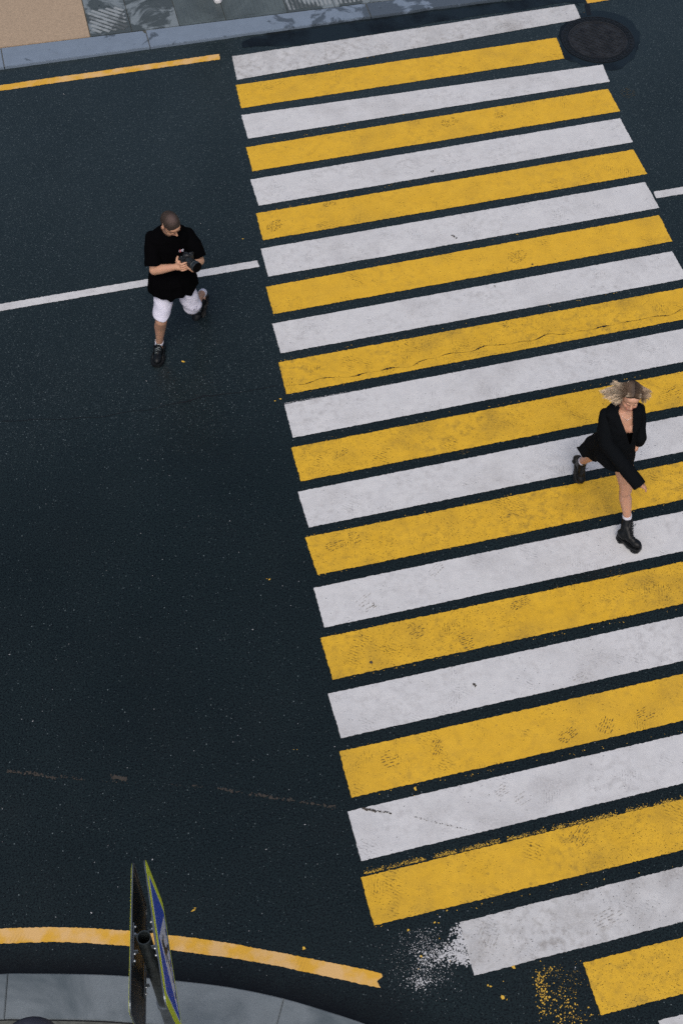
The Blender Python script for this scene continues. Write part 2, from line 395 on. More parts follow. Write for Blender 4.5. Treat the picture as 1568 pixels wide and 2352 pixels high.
for (u, v, su, sv, n, r0) in ((600, 500, 20, 40, 420, .009), (565, 560, 32, 24, 260, .008), (605, 585, 22, 12, 160, .009), (480, 580, 45, 26, 330, .006), (430, 520, 45, 40, 300, .0032), (420, 690, 30, 16, 120, .006), (460, 660, 50, 30, 200, .0035), (400, 600, 75, 80, 420, .0026)):
    for _ in range(n):
        x = rnd.gauss(u, su); y = rnd.gauss(v, sv)
        if y < 430 - (x - 585) * .15 or (x > 590 + (y - 430) * .3 and y > 425): continue
        sp.append((*K2(x, y), r0 * rnd.uniform(.3, 1.3)))
scatter('white_paint_debris', sp, M['chipw'], seed=2)
sp = []
for (u, v, su, sv, n, r0) in ((985, 640, 22, 14, 40, .005), (950, 740, 16, 60, 110, .0065), (1040, 800, 40, 45, 100, .0065), (1110, 850, 30, 15, 40, .005), (1060, 690, 45, 40, 110, .003), (930, 690, 12, 20, 40, .005)):
    for _ in range(n): sp.append((*K2(rnd.gauss(u, su), rnd.gauss(v, sv)), r0 * rnd.uniform(.3, 1.35)))
for (u, v, r) in ((480,428,.016),(498,430,.008),(364,461,.011),(500,498,.006),(419,577,.014),(408,632,.007),(546,597,.006),(825,623,.02),(712,703,.008),(724,708,.011),(776,755,.023),(796,766,.007),(780,686,.005),(662,366,.006),(534,376,.008)): sp.append((*K2(u, v), r))
for (u, v, r) in ((558,549,.018),(421,831,.018),(632,921,.01),(645,917,.012),(619,1331,.012),(613,1330,.006),(444,2092,.02),(448,2086,.012),(698,2178,.014),(953,1811,.018),(900,1806,.008),(1118,1806,.014),(682,1722,.006),(675,1722,.005),(950,1829,.008),(1092,1668,.010)): sp.append((u, v, r))
for k in (1, 3, 5, 7, 9, 11, 13, 15, 17, 19):           # overspray along the yellow bars
    for _ in range(60 if k != 19 else 40):
        t = rnd.random() ** 1.2; e = rnd.random() < .5
        u0, v0 = (TL if e else BL)[k]; u = u0 + t * 800; v = v0 - t * 800 * .205 + (-1 if e else 1) * abs(rnd.gauss(0, 3))
        sp.append((u, v, rnd.uniform(.002, .006)))
for _ in range(1900):                                   # broken overspray above the last long yellow bar
    t = rnd.random()
    if vnoise((t * 22, 3, 1)) < -.12 - .2 * rnd.random(): continue
    u = 836 + t * 740; v = 2009 - t * 740 * .236 - abs(rnd.gauss(1.5, 4.2)); sp.append((u, v, rnd.uniform(.0015, .0052)))
scatter('yellow_paint_debris', sp, M['chipy'], seed=3)
sp = []
for _ in range(2600):                                  # broken overspray above the seventh white bar
    t = rnd.random(); u = 653 + t * 915; v = 929 - t * 915 * .176 - abs(rnd.gauss(0, 1.5)); sp.append((u, v, rnd.uniform(.0012, .0045)))
for _ in range(90):
    sp.append((rnd.uniform(0, 1568), rnd.uniform(130, 2300), rnd.choice((.003, .003, .004, .006))))
scatter('pale_grit_debris', sp, M['chipw'], seed=8)
sp = []
for (a, b, n, r) in (((18,1771),(60,1777),30,.012),((60,1775),(130,1788),40,.013),((140,1783),(190,1790),16,.01),((255,1783),(290,1790),26,.018),((440,1803),(470,1810),10,.008),((500,1810),(560,1822),22,.011),((570,1822),(660,1838),34,.012),((660,1836),(775,1856),44,.013),((130,1788),(500,1810),30,.006)):
    for _ in range(n):
        t = rnd.random(); sp.append((a[0] + (b[0] - a[0]) * t, a[1] + (b[1] - a[1]) * t + rnd.gauss(0, 1.6), r * rnd.uniform(.4, 1.2)))
scatter('old_marking_debris', sp, M['oldline'], seed=9)
# dark marks trodden into the white bars
sp = []
for (a, b, n, r) in (((833,1857),(862,1864),40,.012),((862,1864),(900,1868),24,.010),((945,1875),(1000,1890),30,.005),((1000,1890),(1090,1911),40,.005),((1085,1570),(1092,1578),10,.014),((849,1521),(855,1524),6,.015),((1036,541),(1050,548),14,.012),((990,394),(993,396),3,.014),((1135,659),(1138,660),3,.014),((1220,606),(1223,608),3,.013)):
    for _ in range(n):
        t = rnd.random(); sp.append((a[0] + (b[0] - a[0]) * t + rnd.gauss(0, 1), a[1] + (b[1] - a[1]) * t + rnd.gauss(0, 1), r * rnd.uniform(.3, 1.1)))
M['dirt'] = plain('trodden_dirt', (.07, .055, .035), var=.35)
def treads(name, spots, m, z, seed):
    rnd = random.Random(seed); bm = bmesh.new()
    for (u, v, a, wd, hg, n) in spots:              # centre, heading, half sizes in metres, number of lugs
        p = GP(u, v); ca, sa = cos(a), sin(a)
        for i in range(n):
            yy = -hg + 2 * hg * (i + .5) / n; lim = wd * sqrt(max(.05, 1 - (yy / hg) ** 2 * .8)); x = -lim
            while x < lim:
                L = rnd.uniform(.012, .04); 
                if rnd.random() < .75:
                    k = 5; th = rnd.uniform(.0018, .0062); up = []; lo = []
                    for q in range(k):
                        X = x + L * q / (k - 1); Y = yy + .006 * vnoise((X * 30, yy * 40, seed)) + rnd.gauss(0, .0008); t2 = th * (.25 + sin(pi * q / (k - 1)))
                        for lst, s_ in ((up, 1), (lo, -1)):
                            y2 = Y + s_ * t2 * .5; lst.append(bm.verts.new((p.x + X * ca - y2 * sa, p.y + X * sa + y2 * ca, z)))
                    for q in range(k - 1): bm.faces.new((lo[q], lo[q + 1], up[q + 1], up[q]))
                x += L + rnd.uniform(.002, .014)
    o = finish(bm, name, m, smooth=False); o['kind'] = 'stuff'
treads('tread_print_dirt', [(952,1450,.3,.055,.075,9),(1068,1474,.2,.05,.085,9),(1192,1388,.25,.09,.04,5),(893,1744,.12,.065,.075,6),(1000,1720,.8,.06,.05,6),(1300,1690,.4,.08,.05,6),(1388,1668,.9,.07,.07,7),(1480,1640,.2,.07,.06,6),
    (812,1236,.25,.04,.06,7),(765,1255,.2,.07,.05,5),(1160,1190,.1,.05,.05,5),(630,520,.5,.09,.06,8),(1186,590,.3,.10,.08,9),(756,470,.1,.07,.03,4),(1030,282,.2,.09,.06,7),(1147,265,.3,.07,.05,5),(1547,903,.3,.06,.07,7),(1330,1920,.7,.09,.07,7),
    (1165,745,.4,.06,.04,4),(1440,215,.4,.08,.08,6),(845,1395,.3,.06,.04,4),(1060,1040,.2,.05,.03,4),(785,1040,.5,.06,.04,4),(1410,1320,.3,.07,.05,5)], plain('rubber_scuff', (.085, .064, .025), var=.5), .0085, 21)
treads('tread_print_dirt', [(1150,1818,.35,.05,.045,5),(1200,1835,.3,.07,.05,4),(1330,1560,.2,.06,.05,4),(1000,1310,.6,.08,.04,4),(830,1380,.5,.07,.03,3),(1120,2150,.9,.09,.08,6),(1390,2110,.2,.10,.06,5),(1150,62,.3,.10,.04,4)], plain('faint_scuff', (.33, .32, .31), var=.15), .0085, 22)
scatter('dark_dirt', sp, plain('trodden_dirt', (.05, .043, .036), var=.3), .0085, seed=10)

# ------------------------------------------------------------------ far kerb and pavement
KZ = .034
def prism(name, pts, z0, z1, m, bev=.006, parent=None, kind='structure'):
    bm = bmesh.new(); lo = [bm.verts.new((p[0], p[1], z0)) for p in pts]; hi = [bm.verts.new((p[0], p[1], z1)) for p in pts]; n = len(pts)
    bm.faces.new(lo[::-1]); topf = bm.faces.new(hi)
    for i in range(n): bm.faces.new((lo[i], lo[(i + 1) % n], hi[(i + 1) % n], hi[i]))
    bmesh.ops.recalc_face_normals(bm, faces=bm.faces[:])
    if bev: bmesh.ops.bevel(bm, geom=[e for e in topf.edges], offset=bev, segments=2, affect='EDGES')
    o = finish(bm, name, m, parent, smooth=False); 
    if kind: o['kind'] = kind
    return o
def kedge(x): # face line of the kerb, slightly rough
    return .385 - .018 * (x + 2.5)
def kback(x): return kedge(x) + .335 - .02 * (x + 2.5)
xs = [-8.4, -6.9, -5.4, -3.9, GP(343, 100, KZ).x - 1.62, GP(343, 100, KZ).x, GP(855, 35, KZ).x - .02, GP(855, 35, KZ).x + 1.55, 4.0, 5.5, 7.0, 8.5, 10]
rk = random.Random(4)
for a, b in zip(xs, xs[1:]):
    g = .005; P = []
    n = 26
    for i in range(n + 1):
        x = a + g + (b - a - 2 * g) * i / n; e = -.012 * max(0, vnoise((x * 2.3, 7, 1)) - .15) ; P.append((x, kedge(x) - e * 2 + rk.uniform(-.0015, .0015)))
    if a < GP(343, 100, KZ).x < b + .05 and b < 0: P.append((b - g, kback(b) - .05)); P.append((b - .02, kback(b) - .045)); P.append((b - .035, kback(b)))
    else: P.append((b - g, kback(b)))
    P.append((a + g, kback(a)))
    prism('kerb_stone_segment', P, -.1, KZ, M['kerb'], .005)
sheet('kerb_joint_strip', [(-30, kedge(-30) + .012), (10, kedge(10) + .012), (10, kback(10) + .02), (-30, kback(-30) + .02)], M['pavenear'], KZ - .012)
# pavement behind: base sheet, tan resin field, tactile slabs
PV = lambda u, v: GP(u, v, KZ)
sheet('far_pavement', [(-150, kback(-30) + .004), (-30, kback(-30) + .004), (10, kback(10) + .004), (150, kback(10) + .004), (150, 60), (-150, 60)], M['pavenear'], KZ - .016)
tj = PV(209, 84).x
prism('tan_pavement', [(-40, kback(-40) + .012), (tj - .008, kback(tj) + .012), (tj - .008 + .01, 9), (-40, 9)], -.05, KZ + .001, M['tan'], .004)
def slab(x0, x1, y0, y1, kind, z=KZ, rot=0):
    m = {'diag': M['slab'], 'flat': M['slab'], 'rib': M['slabdark'], 'ribwet': M['slab'], 'dark': M['slabdark']}[kind]
    g = .004; ya = lambda x: max(y0, kback(x) + .01)
    bm = bmesh.new()
    def pr(pts, za, zb, bev=.0, mi=0):
        lo = [bm.verts.new((*p, za)) for p in pts]; hi = [bm.verts.new((*p, zb)) for p in pts]; n = len(pts)
        fs = [bm.faces.new(lo[::-1]), bm.faces.new(hi)]
        fs += [bm.faces.new((lo[i], lo[(i + 1) % n], hi[(i + 1) % n], hi[i])) for i in range(n)]
        for f in fs: f.material_index = mi
    pr([(x0 + g, ya(x0)), (x1 - g, ya(x1)), (x1 - g, y1 - g), (x0 + g, y1 - g)], -.05, z)
    yb = ya(x0) if y0 < kback(x0) + .02 else y0
    if kind in ('rib', 'ribwet'):
        n = int(round((x1 - x0) / .052)); wd = (x1 - x0 - .03) / n
        for i in range(n):
            a = x0 + .015 + wd * i + wd * .22; b = a + wd * .56
            pr([(a, yb + .03), (b, yb + .03), (b - .004, y1 - .03), (a + .004, y1 - .03)], z - .01, z + .005, 0, 1)
    if kind == 'diag':
        sx = x1 - x0; sy = y1 - yb; k = 0
        for c in np.arange(-.9, .9, .075):           # bars running down to the right, clipped to the slab
            seg = []
            for t in np.linspace(-1, 1, 81):
                X = x0 + sx / 2 + t * .42; Y = yb + sy / 2 + c - t * .42 * .86
                if x0 + .03 < X < x1 - .03 and yb + .03 < Y < y1 - .03: seg.append((X, Y))
            if len(seg) > 3:
                (xa, ya_), (xb, yb_) = seg[0], seg[-1]; nx, ny = .0107, .0125
                pr([(xa - nx, ya_ - ny), (xb - nx, yb_ - ny), (xb + nx, yb_ + ny), (xa + nx, ya_ + ny)], z - .01, z + .005, 0, 1)
    o = finish(bm, 'tactile_pavement_slab_tile', m, smooth=False, kind='structure'); o.data.materials.append(M['bar'] if kind in ('diag', 'ribwet') else m); return o
jx = [tj, PV(303, 70).x, PV(413, 60).x, PV(520, 48).x, PV(662, 32).x, PV(769, 16).x, PV(945, 0).x, PV(945, 0).x + .5, PV(945, 0).x + 1, PV(945, 0).x + 1.5]
kinds = ['diag', 'flat', 'rib', 'rib', 'ribwet', 'ribwet', 'dark', 'dark', 'dark']
H1 = PV(255, 14).y
for (a, b, kd) in zip(jx, jx[1:], kinds):
    y0 = kback(a) + .012
    slab(a, b, 0, H1, kd)
    slab(a, b, H1, H1 + .5, 'flat' if kd != 'rib' else 'rib')
    for r in range(2, 7): slab(a, b, H1 + .5 * (r - 1), H1 + .5 * r, 'dark')

# near kerb (curved) and pavement
NZ = .14
xo = [(-700,470),(-350,420),(0,388),(120,386),(250,387),(380,390),(510,397),(700,415),(900,440),(1107,483),(1300,540),(1430,584),(1600,655),(1800,760),(2000,900)]
outer = [K1(u, v, NZ) for u, v in xo]
KW = (K1(300, 387, NZ) - K1(300, 564, NZ)).length
def off(P, d):
    out = []
    for i, p in enumerate(P):
        t = (P[min(i + 1, len(P) - 1)] - P[max(i - 1, 0)]).normalized(); out.append(p + Vector((t.y, -t.x, 0)) * d)
    return out
def resample(P, n=120):
    L = [0]
    for a, b in zip(P, P[1:]): L.append(L[-1] + (b - a).length)
    out = []
    for i in range(n + 1):
        s = L[-1] * i / n; j = 0
        while j < len(L) - 2 and L[j + 1] < s: j += 1
        # smooth (Catmull-Rom)
        t = (s - L[j]) / (L[j + 1] - L[j]); p0 = P[max(j - 1, 0)]; p1 = P[j]; p2 = P[j + 1]; p3 = P[min(j + 2, len(P) - 1)]
        out.append(.5 * ((2 * p1) + (p2 - p0) * t + (2 * p0 - 5 * p1 + 4 * p2 - p3) * t * t + (3 * p1 - p0 - 3 * p2 + p3) * t ** 3))
    return out
OP = resample(outer, 160); IP = off(OP, KW)
js = [0]
for (u, v) in ((30, 388), (1107, 483)):
    q = K1(u, v, NZ); js.append(min(range(len(OP)), key=lambda i: (OP[i] - q).length))
js.append(160); js = sorted(js + [js[1] - 36, js[2] + 26])
for a, b in zip(js, js[1:]):
    if b - a < 2: continue
    A = [OP[i].copy() for i in range(a, b + 1)]; B = [IP[i].copy() for i in range(a, b + 1)]
    for X in (A, B):
        X[0] = X[0].lerp(X[1], .06); X[-1] = X[-1].lerp(X[-2], .06)
    prism('kerb_stone_segment', [(p.x, p.y) for p in A] + [(p.x, p.y) for p in reversed(B)], -.1, NZ, M['kerbnear'], .006)
inner = off(OP, KW + .012)
sheet('near_pavement', [(-60, inner[0].y)] + [(p.x, p.y) for p in inner] + [(inner[-1].x + .4, -16), (inner[-1].x + .4, -40), (-60, -40)], M['pavenear'], NZ - .006)
sheet('kerb_joint_strip', [(p.x, p.y) for p in off(OP, .02)] + [(p.x, p.y) for p in reversed(off(OP, KW + .03))], M['crack'], NZ - .02)

# near-kerb shade and wet, painted darker: fades out into the bare road
bm = bmesh.new(); cl = bm.verts.layers.float_color.new('wet_shade'); prev = None
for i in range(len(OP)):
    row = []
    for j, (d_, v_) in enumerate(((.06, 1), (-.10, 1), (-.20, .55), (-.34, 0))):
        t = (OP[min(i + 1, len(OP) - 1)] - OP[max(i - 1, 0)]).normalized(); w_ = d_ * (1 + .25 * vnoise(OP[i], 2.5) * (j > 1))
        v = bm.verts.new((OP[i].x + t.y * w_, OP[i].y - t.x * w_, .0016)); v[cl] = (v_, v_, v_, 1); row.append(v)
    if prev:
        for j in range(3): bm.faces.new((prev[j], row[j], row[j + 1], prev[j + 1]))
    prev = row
finish(bm, 'road_gutter_wet_shade', M['wet_shade'], smooth=False, kind='structure')
# puddles
def puddle(pts, seed, amp=.03, z=.0032):
    P = resample([GP(*p) for p in pts + pts[:1]], 160)[:-1]; n = len(P)
    P = [P[i] + (P[(i + 1) % n] - P[i - 1]).cross(Vector((0, 0, 1))).normalized() * amp * (vnoise(P[i] + Vector((0, 0, seed * 3)), 4) + .5 * vnoise(P[i], 13)) for i in range(n)]
    sheet('puddle_water', [(p.x, p.y) for p in P], M['puddle'], z)
puddle([(835, 50), (850, 40), (1000, 18), (1210, 0), (1600, -40), (1600, -12), (1345, 4), (1340, 20), (1300, 6), (1200, 22), (1000, 52), (860, 78), (838, 84)], 1, .02)
puddle([(600, 84), (640, 70), (700, 61), (850, 38), (845, 80), (770, 92), (700, 100), (640, 106), (560, 112), (556, 96)], 2, .05, .0028)
puddle([(1280, 84), (1300, 46), (1372, 26), (1435, 40), (1465, 76), (1466, 112), (1436, 148), (1395, 160), (1330, 148), (1288, 124)], 3, .035, .003)
prism('tar_patch_strip', [GP(1341, 9)[:2], GP(1347, 36)[:2], GP(1357, 35)[:2], GP(1352, 8)[:2]], -.01, .0052, M['crack'], 0)

# ------------------------------------------------------------------ manhole
mc = Vector((4.098, -.655, 0)); RO = .415
mh = empty('manhole_cover', mc, label='round dark cast iron manhole cover beside the end of the crossing', cat='manhole cover')
def annulus(bm, r0, r1, z0, z1, n=72):
    for ra, rb, za, zb in ((r0, r1, z1, z1), (r1, r1, z1, z0), (r0, r0, z0, z1)):
        A = [bm.verts.new((mc.x + ra * cos(2 * pi * i / n), mc.y + ra * sin(2 * pi * i / n), za)) for i in range(n)]
        B = [bm.verts.new((mc.x + rb * cos(2 * pi * i / n), mc.y + rb * sin(2 * pi * i / n), zb)) for i in range(n)]
        for i in range(n): bm.faces.new((A[i], A[(i + 1) % n], B[(i + 1) % n], B[i]))
def polar(bm, r, a, sr, sa, z, h):
    pts = [(r - sr, a - sa / r), (r + sr, a - sa / r), (r + sr, a + sa / r), (r - sr, a + sa / r)]
    lo = [bm.verts.new((mc.x + R * cos(t), mc.y + R * sin(t), z)) for R, t in pts]; hi = [bm.verts.new((mc.x + R * .999 * cos(t), mc.y + R * .999 * sin(t), z + h)) for R, t in pts]
    bm.faces.new(hi)
    for i in range(4): bm.faces.new((lo[i], lo[(i + 1) % 4], hi[(i + 1) % 4], hi[i]))
bm = bmesh.new(); annulus(bm, .345, RO, -.01, .008); annulus(bm, .400, RO - .002, .006, .012); annulus(bm, .345, .355, .006, .012)
for i in range(44):
    polar(bm, .378, 2 * pi * i / 44, .012, .017, .007, .006)
finish(bm, 'frame', M['iron'], mh, smooth=False)
bm = bmesh.new(); annulus(bm, 0.0001, .339, -.005, .006); annulus(bm, .318, .337, .005, .011)
for i in range(40): polar(bm, .300, 2 * pi * i / 40, .008, .014, .005, .005)
for i in range(-6, 7):
    for j in range(-6, 7):
        x, y = i * .047, j * .047
        a = .72; X = x * cos(a) - y * sin(a); Y = x * sin(a) + y * cos(a)
        if sqrt(X * X + Y * Y) > .272 or abs(X) + abs(Y) < .05: continue
        s = .0165
        pts = [(X + (sx * cos(a) - sy * sin(a)) * s, Y + (sx * sin(a) + sy * cos(a)) * s) for sx, sy in ((-1, -1), (1, -1), (1, 1), (-1, 1))]
        lo = [bm.verts.new((mc.x + p[0], mc.y + p[1], .005)) for p in pts]; hi = [bm.verts.new((mc.x + p[0], mc.y + p[1], .0105)) for p in pts]
        bm.faces.new(hi)
        for q in range(4): bm.faces.new((lo[q], lo[(q + 1) % 4], hi[(q + 1) % 4], hi[q]))
finish(bm, 'lid', M['ironhi'], mh, smooth=False)
for a in (2.95, -.15):
    bm = bmesh.new(); box(bm, (mc.x + .342 * cos(a), mc.y + .342 * sin(a), .0075), (.03, .05, .012), Matrix.Rotation(a, 3, 'Z')); finish(bm, 'lifting_notch', M['crack'], mh, smooth=False)

# ------------------------------------------------------------------ crossing sign
SP = Vector((-2.45, -10.70, NZ - .004)); SH = 3.2
sg = empty('crossing_sign', SP, label='pedestrian crossing sign pair on a steel post at the near kerb', cat='traffic sign')
bm = bmesh.new()
def pipe(bm, r, z0, z1, ri, n=32, c=SP):
    for ra, rb, za, zb in ((r, r, z0, z1), (r, ri, z1, z1), (ri, ri, z1, z0)):
        A = [bm.verts.new((c.x + ra * cos(2 * pi * i / n), c.y + ra * sin(2 * pi * i / n), za)) for i in range(n)]
        B = [bm.verts.new((c.x + rb * cos(2 * pi * i / n), c.y + rb * sin(2 * pi * i / n), zb)) for i in range(n)]
        for i in range(n): bm.faces.new((A[i], A[(i + 1) % n], B[(i + 1) % n], B[i]))
pipe(bm, .0355, 2.1, SH, .031); finish(bm, 'upper_post', M['pipe'], sg)
bm = bmesh.new(); pipe(bm, .038, SP.z, 2.1, .034); finish(bm, 'lower_post', M['galv'], sg)
bm = bmesh.new(); rings(bm, [((SP.x, SP.y, SP.z), (.09, 0, 0), (0, .09, 0)), ((SP.x, SP.y, SP.z + .012), (.09, 0, 0), (0, .09, 0))], 24); finish(bm, 'base_flange', M['galv'], sg, smooth=False)
bm = bmesh.new(); pipe(bm, .045, 2.07, 2.12, .036); finish(bm, 'post_collar', M['galv'], sg, smooth=False)
def rrect(w, h, r, n=6):
    P = []
    for cx, cy, a in ((w - r, h - r, 0), (-w + r, h - r, pi / 2), (-w + r, -h + r, pi), (w - r, -h + r, 1.5 * pi)):
        for i in range(n + 1): t = a + pi / 2 * i / n; P.append((cx + r * cos(t), cy + r * sin(t)))
    return P
def plate(pf, nf, front, name):
    """square plate from its far-top to near-top corner; front face looks along 'front'"""
    a, b = Vector(pf), Vector(nf); Y = (a - b).normalized(); half = (a - b).length / 2; c = (a + b) / 2
    tilt = .03 * front; Z = Vector((-.04 if front > 0 else .0, 0, 1)).normalized(); X = Y.cross(Z).normalized(); Z = X.cross(Y)
    if X.x * front < 0: X = -X
    hz = .35; c = c - Z * hz
    T = lambda y, z, x: c + Y * y + Z * z + X * x
    pl = rrect(half, hz, .055)
    def lay(nm, pts, x0, x1, m, par):
        bm = bmesh.new(); lo = [bm.verts.new(T(y, z, x0)) for y, z in pts]; hi = [bm.verts.new(T(y, z, x1)) for y, z in pts]; n = len(pts)
        bm.faces.new(lo); bm.faces.new(hi)
        for i in range(n): bm.faces.new((lo[i], lo[(i + 1) % n], hi[(i + 1) % n], hi[i]))
        return finish(bm, nm, m, par, smooth=False)
    p = lay(name, pl, -.0015, .0, M['signback'], sg)
    # turned rim of the plate
    bm = bmesh.new(); n = len(pl)
    A = [bm.verts.new(T(y, z, -.008)) for y, z in pl]; B = [bm.verts.new(T(y * .985, z * .98, -.008)) for y, z in pl]; A2 = [bm.verts.new(T(y, z, -.0005)) for y, z in pl]; B2 = [bm.verts.new(T(y * .985, z * .98, -.0005)) for y, z in pl]
    for i in range(n):
        j = (i + 1) % n; bm.faces.new((A[i], A[j], B[j], B[i])); bm.faces.new((A2[i], A2[j], A[j], A[i])); bm.faces.new((B2[i], B2[j], B[j], B[i]))
    finish(bm, 'plate_rim', M['galv'], p, smooth=False)
    lay('border_film', [(y * .996, z * .996) for y, z in pl], .0003, .0012, M['signY'], p)
    k = .785
    lay('white_line', [(y * (k + .025), z * (k + .025)) for y, z in rrect(half, hz, .03)], .0023, .0032, M['signW'], p)
    lay('blue_field', [(y * k, z * k) for y, z in rrect(half, hz, .03)], .0033, .0042, M['signB'], p)
    s = half / .35 * .35
    tri = [(-s * .68, -.22), (s * .68, -.22), (0, .225)]
    lay('white_triangle', tri, .0043, .0052, M['signW'], p)
    # walking figure striding over bars, seen on the triangle
    f = -1
    bm = bmesh.new()
    def poly(pts):
        lo = [bm.verts.new(T(y * f, z, .0053)) for y, z in pts]; hi = [bm.verts.new(T(y * f, z, .0062)) for y, z in pts]; n = len(pts); bm.faces.new(lo); bm.faces.new(hi)
        for i in range(n): bm.faces.new((lo[i], lo[(i + 1) % n], hi[(i + 1) % n], hi[i]))
    poly([(.018 * cos(t) + .002, .113 + .02 * sin(t)) for t in np.linspace(0, 2 * pi, 12, endpoint=False)])
    poly([(-.03, .085), (.022, .085), (.03, .02), (.02, -.02), (-.02, -.02), (-.03, .02)])
    poly([(.012, .08), (.03, .075), (.075, .02), (.065, .005), (.02, .04)])
    poly([(-.022, .08), (-.035, .07), (-.07, .03), (-.085, -.005), (-.07, -.01), (-.055, .015), (-.02, .04)])
    poly([(-.02, -.015), (.012, -.015), (-.01, -.09), (-.06, -.155), (-.085, -.155), (-.04, -.085)])
    poly([(-.005, -.015), (.022, -.015), (.05, -.08), (.09, -.15), (.065, -.158), (.02, -.09)])
    for k2 in range(5): y = -.18 + k2 * .085; poly([(y, -.205), (y + .035, -.205), (y + .045, -.17), (y + .01, -.17)])
    finish(bm, 'walking_figure', M['signK'], p, smooth=False)
    # clamp to the post
    MX = Matrix((X, Y, Z)).transposed()
    for s_ in (hz - .05, -hz + .1):
        pc = T(0, s_, 0); yy = SP.y - pc.y
        bm = bmesh.new(); box(bm, T(yy, s_, -.012), (.006, .2, .045), MX)
        for e in (-1, 1): box(bm, T(yy + e * .04, s_, -.024), (.022, .005, .04), MX)
        cl = finish(bm, 'clamp', M['galv'], p, smooth=False)
        for e in (-.085, -.05, .05, .085):
            bm = bmesh.new(); ell(bm, T(SP.y - c.y + e, s_, -.018), (.008, .007, .007), None, 10); finish(bm, 'bolt', M['bolt'], p)
plate((-2.378, -10.29, SH + .0), (-2.40, -11.045, SH), 1, 'sign_plate')
plate((-2.443, -10.29, SH + .0), (-2.58, -11.035, SH), -1, 'sign_plate')

# street lamp whose rounded head just enters the frame at the bottom corner
lp = GP(60, 2398, 4.6); 
sl = empty('street_lamp', (lp.x, lp.y, NZ - .004), label='rounded grey lamp head poking in at the bottom corner over the near kerb', cat='street lamp')
bm = bmesh.new(); rings(bm, [((lp.x, lp.y, z), (r, 0, 0), (0, r, 0)) for z, r in ((NZ - .004, .1), (NZ + .03, .1), (NZ + .04, .06), (1.2, .055), (1.22, .04), (4.2, .032), (4.42, .032))], 24); finish(bm, 'pole', M['lamp'], sl)
bm = bmesh.new(); rings(bm, [((lp.x, lp.y, 4.6 - .16 + z), (r, 0, 0), (0, r, 0)) for z, r in ((-.06, .035), (-.04, .10), (0, .135), (.06, .13), (.11, .105), (.145, .06), (.16, .012))], 32); finish(bm, 'lamp_head', M['lamp'], sl)

# ================================================================== people
def skin(name, base, red, hair=None):
    n = N(name)
    c = n.mix(n.ramp(n.noise(14, 4), .35, .7), base, red)
    c = n.mix(n.ramp(n.noise(220, 2), .3, .8), c, tuple(x * .9 for x in base))
    a = n.node('ShaderNodeVertexColor', layer_name='tint')
    mx = n.node('ShaderNodeMix', data_type='RGBA', blend_type='MULTIPLY'); mx.inputs[0].default_value = 1
    n.put(mx.inputs[6], c); n.put(mx.inputs[7], a.outputs[0])
    n.b.inputs['Subsurface Weight'].default_value = .08; n.b.inputs['Subsurface Radius'].default_value = (.012, .005, .003); n.b.inputs['Subsurface Scale'].default_value = .5
    return n.out(mx.outputs[2], .5, .4)
def fabric(name, col, rough=.9, spec=.15, wr=.5, sc=18):
    n = N(name)
    n.bump(n.math('ADD', n.noise(sc, 3, .5, dist=.8), n.math('MULTIPLY', n.noise(500, 1), .15)), wr, .012)
    return n.out(n.mix(n.ramp(n.noise(300, 2), .3, .7), tuple(x * .85 for x in col), tuple(x * 1.1 for x in col)), rough, spec)
M['skin_m'] = skin('skin_of_man', (.56, .32, .205), (.56, .29, .20))
M['skin_w'] = skin('skin_of_woman', (.60, .335, .225), (.58, .30, .205))
M['tee'] = fabric('black_cotton', (.0022, .0022, .0028), .95, .02)
M['wool'] = fabric('black_wool', (.0048, .006, .0076), .9, .05, .5, 14)
M['shorts'] = fabric('white_jersey', (.62, .62, .74), .9, .2, .7, 22)
M['sock'] = fabric('white_sock', (.68, .68, .78), .9, .2, .3)
M['rubber'] = plain('black_rubber', (.005, .0065, .008), .5, .3, 0, .2, 40)
M['leather'] = plain('black_leather', (.0045, .006, .0078), .45, .24, 0, .2, 50, .25, 90)
M['gloss'] = plain('glossy_black_panel', (.02, .024, .03), .15, .6)
M['lace'] = plain('grey_lace', (.16, .19, .20), .6)
M['laceb'] = plain('black_lace', (.012, .014, .016), .6)
M['cropped'] = N('cropped_brown_hair')
_n = M['cropped']; _a = _n.node('ShaderNodeVertexColor', layer_name='tint'); _mx = _n.node('ShaderNodeMix', data_type='RGBA', blend_type='MULTIPLY'); _mx.inputs[0].default_value = 1
_n.put(_mx.inputs[6], _n.mix(_n.ramp(_n.noise(330, 2), .35, .65), (.022, .015, .012), (.055, .040, .033))); _n.put(_mx.inputs[7], _a.outputs[0]); _n.bump(_n.noise(420, 2), .8, .003)
M['cropped'] = _n.out(_mx.outputs[2], .7, .25)
_n = N('blonde_balayage_hair'); _a = _n.node('ShaderNodeVertexColor', layer_name='tint')
M['hairw'] = _n.out(_a.outputs[0], .5, .22)
M['hairroot'] = plain('dark_hair_root', (.045, .031, .023), .8, .05, 0, .35, 90)
M['lip'] = plain('lip', (.36, .11, .10), .4); M['lash'] = plain('lash', (.02, .013, .012), .6); M['brow'] = plain('brow', (.12, .065, .045), .8)
M['browm'] = plain('brow_of_man', (.20, .105, .07), .8)
M['eyew'] = plain('eye_white', (.6, .58, .56), .2); M['teeth'] = plain('teeth', (.7, .68, .64), .3)
M['camb'] = plain('black_camera_body', (.012, .014, .017), .45, .45, 0, .2, 80, .3, 300)
M['camlens'] = plain('lens_barrel', (.016, .022, .027), .38, .5, 0, .2, 60)
M['glass'] = plain('lens_glass', (.0015, .0015, .002), .6, .05)
M['silver'] = plain('silver_ring', (.6, .6, .62), .25, .5, .9)
M['nail'] = plain('white_nail', (.8, .78, .76), .3)
